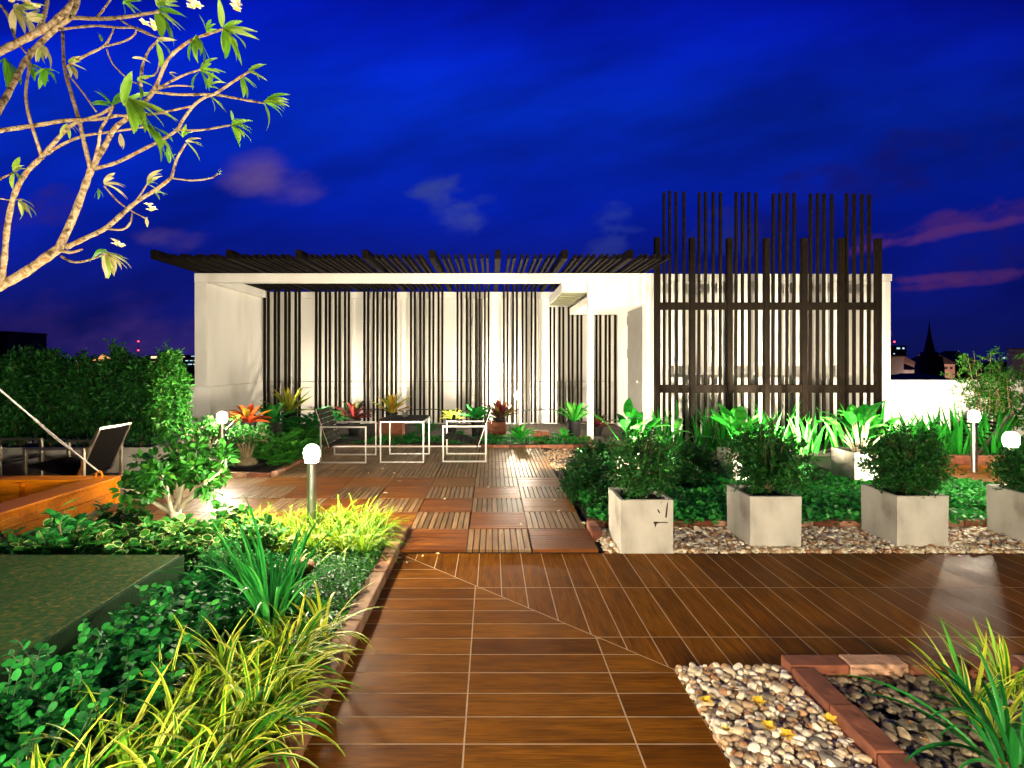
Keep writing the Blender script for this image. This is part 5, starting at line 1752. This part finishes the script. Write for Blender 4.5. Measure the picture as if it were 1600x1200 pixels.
MB().add([(a.x - 3.5, 220, a.z - 1.2), (a.x + 3.5, 220, a.z - 1.2), (a.x + 1.2, 221, a.z + .4), (a.x, 221, a.z + 1.6), (a.x - 1.2, 221, a.z + .4), (a.x - 3.5, 224, a.z - 1.2), (a.x + 3.5, 224, a.z - 1.2)],
         [[0, 1, 2, 3, 4], [1, 6, 2], [6, 3, 2], [6, 5, 3], [5, 4, 3], [5, 0, 4], [0, 5, 6, 1]]).build('roof', M['gold_glow'], t)
MB().box(a.x - 3, a.x + 3, 220.5, 223.5, -19, a.z - 1.21).build('wall', M['city'], t)

# chedi with its spire
Yc = 140
c = W(1452, 600, Yc)
u = Yc / F
t = thing('chedi', 'dark bell shaped chedi with a needle spire on the skyline', 'stupa', (c.x, Yc, -19))
MB().lathe([(4.2, -19), (3.9, c.z - 3), (3.2, W(0, 588, Yc).z), (3.1, W(0, 572, Yc).z), (2.7, W(0, 558, Yc).z), (2.75, W(0, 556.5, Yc).z)], (c.x, Yc, 0), 24).build('bell', M['chedi'], t, smooth=True)
MB().lathe([(1.95, W(0, 556.4, Yc).z), (1.9, W(0, 551, Yc).z), (1.35, W(0, 549.5, Yc).z)], (c.x, Yc, 0), 20).build('throne', M['chedi'], t)
prof = []
for i in range(14):
    q = i / 13
    z = W(0, 549.4 - 46 * q, Yc).z
    r = 1.25 * (1 - q) ** 1.5 + .08
    prof += [(r, z), (r * .86, z + .25)]
MB().lathe(prof, (c.x, Yc, 0), 16).build('spire', M['chedi'], t, smooth=True)
tower_block('city_house', 'dark flat house under the tall fence corner on the skyline', 1392, 1412, 560, 150, M['city'], [(1393, 1410, 592, 596), (1393, 1402, 597, 599)], wm=M['win_cool'])
gabled('city_house', 'pink gabled house half hidden by the chedi', 1416, 1444, 577, 556, 165, M['city_pink'])
gabled('city_house', 'long roofed house with pale lit wall and blue windows by the chedi', 1460, 1492, 569, 549, 170, M['city_pink'], wins=[(1468, 1472, 573, 577), (1476, 1480, 573, 577), (1484, 1488, 573, 577), (1477, 1481, 583, 586), (1489, 1494, 584, 586)], wm=M['city'])
gabled('city_house', 'dark hipped house roof behind the tall thin leaved shrubs', 1488, 1530, 566, 548, 180, M['city'])
gabled('city_house', 'low dark roof in front of the chedi foot', 1425, 1490, 594, 584, 120, M['city'])
gabled('city_house', 'dark low roof between the chedi and the fence corner', 1395, 1432, 578, 562, 155, M['city'])
tower_block('tower_block', 'pale far tower at the picture edge above the thin leaved shrubs', 1581, 1606, 546, 200, mat('pale_tower', [(.25, .25, .34), (.3, .3, .4)], .9), depth=2)
t = tower_block('tower_block', 'tiny far tower with white and red roof lights by the fence corner', 1394, 1416, 541, 400, M['city'], [(1401, 1406, 543, 545.5), (1410, 1413, 543, 545.5), (1396, 1398, 552, 553.5)], wm=M['win_cool'])
q = W(1397.5, 534, 399)
MB().lathe([(.1, -.6), (.6, -.2), (.6, .3), (.1, .6)], tuple(q), 8).build('beacon', M['red_light'], t)
MB().tube([(q.x, 400, 10), (q.x, 399.5, q.z)], [.2, .1], 5).build('mast', M['city'], t)
tower_block('office_building', 'low dark building on the far skyline beyond the parapet shrubs', 1500, 1640, 567, 260, M['city'], [(1548, 1551, 559.5, 561), (1566, 1570, 558, 560), (1590, 1592, 553, 554)], wm=M['win_cool'])

for X_, Y_, Z_, en, l in ((W(1440, 0, 150).x, 148, -6, 26000, 'added far light between the chedi and the pink gabled house'), (W(1478, 0, 150).x, 156, -3, 30000, 'added far light before the house with pale lit wall'), (W(1405, 0, 150).x, 140, -7, 9000, 'added far light before the flat house')):
    t = thing('added_city_light', l, 'added light', (X_, Y_, -19), 'added far city lights')  # pole lights added to brighten the dark houses
    MB().tube([(X_, Y_, -19), (X_, Y_, Z_ - .4)], .12, 6).build('pole', M['city'], t)
    MB().lathe([(.1, -.3), (.35, -.1), (.35, .1), (.1, .25)], (X_, Y_, Z_ - .1), 8).build('lamp_head', M['win_warm'], t)
    l_ = bpy.data.lights.new('city_fill_light', 'POINT')
    l_.energy = en
    l_.color = (1.0, .62, .45)
    l_.shadow_soft_size = .3
    o_2 = bpy.data.objects.new('city_fill_light', l_)
    COL.objects.link(o_2)
    o_2.parent = t
    o_2.location = (0, 0, Z_ + 19 + .6)

# ================================================================== SKY, CAMERA
w = bpy.data.worlds.new('World')
scene.world = w
w.use_nodes = True
nt = w.node_tree
nt.nodes.clear()
N, L = nt.nodes.new, nt.links.new
out, bg = N('ShaderNodeOutputWorld'), N('ShaderNodeBackground')
tc, sep = N('ShaderNodeTexCoord'), N('ShaderNodeSeparateXYZ')
L(tc.outputs['Generated'], sep.inputs[0])


def math_(op, a, b_=None, clamp=False):
    m = N('ShaderNodeMath')
    m.operation = op
    m.use_clamp = clamp
    for i, x in enumerate((a, b_)):
        if x is None:
            continue
        if isinstance(x, (int, float)):
            m.inputs[i].default_value = x
        else:
            L(x, m.inputs[i])
    return m.outputs[0]


def mixc(fac, a, b_, mode='MIX'):
    m = N('ShaderNodeMix')
    m.data_type = 'RGBA'
    m.blend_type = mode
    for i, x in (('Factor', fac), ('A', a), ('B', b_)):
        if isinstance(x, (int, float)):
            m.inputs[i].default_value = x
        elif isinstance(x, tuple):
            m.inputs[i].default_value = (*x, 1)
        else:
            L(x, m.inputs[i])
    return m.outputs['Result']


yy = math_('MAXIMUM', sep.outputs['Y'], .08)
u_ = math_('DIVIDE', sep.outputs['X'], yy)
v_ = math_('DIVIDE', sep.outputs['Z'], yy)
# dusk gradient by elevation
rp = N('ShaderNodeValToRGB')
mr = N('ShaderNodeMapRange')
mr.inputs['From Min'].default_value = -.05
mr.inputs['From Max'].default_value = .75
L(v_, mr.inputs['Value'])
L(mr.outputs[0], rp.inputs['Fac'])
els = rp.color_ramp.elements
SKY = [(0, (.010, .010, .10)), (.09, (.007, .011, .14)), (.20, (.005, .010, .20)), (.42, (.0, .012, .36)), (.66, (.0, .026, .60)), (.85, (.0, .012, .52)), (1, (.0, .004, .36))]
els[0].position, els[0].color = SKY[0][0], (*SKY[0][1], 1)
els[1].position, els[1].color = SKY[-1][0], (*SKY[-1][1], 1)
for p_, c_ in SKY[1:-1]:
    e_ = els.new(p_)
    e_.color = (*c_, 1)
col = rp.outputs['Color']
# broad soft cloud: darker bands running up to the left
cmb = N('ShaderNodeCombineXYZ')
L(math_('ADD', math_('MULTIPLY', u_, .9), math_('MULTIPLY', v_, .6)), cmb.inputs[0])
L(math_('SUBTRACT', math_('MULTIPLY', v_, 3.2), math_('MULTIPLY', u_, .9)), cmb.inputs[1])
nz = N('ShaderNodeTexNoise')
nz.inputs['Scale'].default_value = 1.5
nz.inputs['Detail'].default_value = 5
nz.inputs['Roughness'].default_value = .5
L(cmb.outputs[0], nz.inputs['Vector'])
mr2 = N('ShaderNodeMapRange')
mr2.inputs['From Min'].default_value, mr2.inputs['From Max'].default_value = .34, .66
mr2.inputs['To Min'].default_value, mr2.inputs['To Max'].default_value = .50, 1.22
L(nz.outputs['Fac'], mr2.inputs['Value'])
col = mixc(1.0, col, mr2.outputs[0], 'MULTIPLY')
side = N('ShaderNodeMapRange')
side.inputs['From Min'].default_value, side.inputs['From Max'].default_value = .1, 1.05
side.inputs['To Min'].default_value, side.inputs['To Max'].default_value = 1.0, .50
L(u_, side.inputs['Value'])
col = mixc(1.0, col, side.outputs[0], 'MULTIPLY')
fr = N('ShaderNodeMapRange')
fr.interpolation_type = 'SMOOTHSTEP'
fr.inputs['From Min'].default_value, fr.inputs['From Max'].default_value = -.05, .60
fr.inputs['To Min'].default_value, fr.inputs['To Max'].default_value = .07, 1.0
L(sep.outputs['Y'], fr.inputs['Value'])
col = mixc(1.0, col, fr.outputs[0], 'MULTIPLY')      # unseen sky overhead and behind darkened to cut its blue light
# cloud patches
n3 = N('ShaderNodeTexNoise')
n3.inputs['Scale'].default_value = 11
n3.inputs['Detail'].default_value = 6
c3 = N('ShaderNodeCombineXYZ')
L(u_, c3.inputs[0])
L(math_('MULTIPLY', math_('SUBTRACT', v_, math_('MULTIPLY', u_, .15)), 1.9), c3.inputs[1])
L(c3.outputs[0], n3.inputs['Vector'])


def puff(px, py, rx, ry, colr, strength, tilt=0.0, rough=.9):
    rough *= 1.5
    global col
    du = math_('SUBTRACT', u_, (px - CX) / F)
    dv = math_('SUBTRACT', v_, (CY - py) / F)
    ct, st = math.cos(tilt), math.sin(tilt)
    a_ = math_('ADD', math_('MULTIPLY', du, ct * F / rx), math_('MULTIPLY', dv, st * F / rx))
    b2 = math_('SUBTRACT', math_('MULTIPLY', dv, ct * F / ry), math_('MULTIPLY', du, st * F / ry))
    d2_ = math_('ADD', math_('MULTIPLY', a_, a_), math_('MULTIPLY', b2, b2))
    d2_ = math_('ADD', d2_, math_('MULTIPLY', math_('SUBTRACT', n3.outputs['Fac'], .5), rough * 2.6))
    m = N('ShaderNodeMapRange')
    m.interpolation_type = 'SMOOTHERSTEP'
    m.inputs['From Min'].default_value, m.inputs['From Max'].default_value = 1.2, -.9
    m.inputs['To Min'].default_value, m.inputs['To Max'].default_value = 0, strength
    L(d2_, m.inputs['Value'])
    col = mixc(m.outputs[0], col, colr)


puff(400, 268, 66, 40, (.125, .072, .26), .8, .0, .35)
puff(425, 286, 92, 34, (.115, .066, .25), .9, -.14, .45)
puff(268, 372, 66, 22, (.075, .045, .20), .9, -.05, .6)
puff(690, 296, 60, 26, (.030, .05, .30), .9, -.1, 1.2)
puff(715, 330, 44, 44, (.034, .055, .31), .9, -.3, 1.1)
puff(748, 312, 40, 14, (.026, .045, .29), .8, .0, 1.0)
puff(955, 345, 40, 34, (.026, .05, .30), .9, -.6, 1.2)
puff(985, 358, 42, 10, (.03, .055, .31), .8, .0, .9)
puff(940, 392, 46, 26, (.02, .035, .26), .7, .4, 1.2)
puff(1130, 372, 60, 50, (.02, .035, .26), .7, .3, 1.2)
puff(1440, 372, 190, 10, (.11, .028, .16), .6, .20, 1.5)
puff(1530, 335, 170, 22, (.075, .020, .14), .55, .20, 1.5)
puff(1520, 430, 190, 9, (.11, .026, .13), .6, .07, 1.5)
puff(1470, 446, 130, 8, (.10, .022, .11), .6, .10, 1.0)
puff(1550, 395, 130, 40, (.012, .008, .075), .6, .10, 1.0)
puff(55, 330, 90, 40, (.030, .016, .13), .6, .1, 1.2)
puff(120, 520, 300, 70, (.030, .016, .14), .45, .0, .9)
puff(250, 540, 170, 50, (.060, .026, .15), .45, .0, .8)
puff(1300, 300, 330, 60, (.006, .006, .11), .6, .35, 1.2)
# the low dusk sky itself, added faintly
sky = N('ShaderNodeTexSky')
sky.sky_type = 'NISHITA'
sky.sun_disc = False
sky.sun_elevation = math.radians(-3.0)
sky.sun_rotation = math.radians(200)
col = mixc(1.0, col, mixc(1.0, sky.outputs[0], (.02, .02, .03), 'MULTIPLY'), 'ADD')
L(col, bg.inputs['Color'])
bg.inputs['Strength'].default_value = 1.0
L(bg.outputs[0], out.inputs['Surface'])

cam = bpy.data.cameras.new('camera')
co = bpy.data.objects.new('camera', cam)
COL.objects.link(co)
co.location = (0, 0, H)
co.rotation_euler = (math.radians(90), 0, 0)
cam.sensor_width = 36
cam.lens = 36 * F / 1600
cam.shift_x = (800 - CX) / 1600
cam.shift_y = -(600 - CY) / 1600
cam.clip_start = .05
cam.clip_end = 6000
scene.camera = co

scene.view_settings.view_transform = 'Standard'
scene.view_settings.look = 'None'
scene.view_settings.exposure = 0.0
scene.view_settings.gamma = 1.0
cy = scene.cycles
cy.use_denoising = True
cy.max_bounces = 6
cy.diffuse_bounces = 3
cy.glossy_bounces = 3
cy.transmission_bounces = 4
cy.transparent_max_bounces = 4
cy.sample_clamp_indirect = 6
cy.caustics_reflective = False
cy.caustics_refractive = False
cy.use_light_tree = True
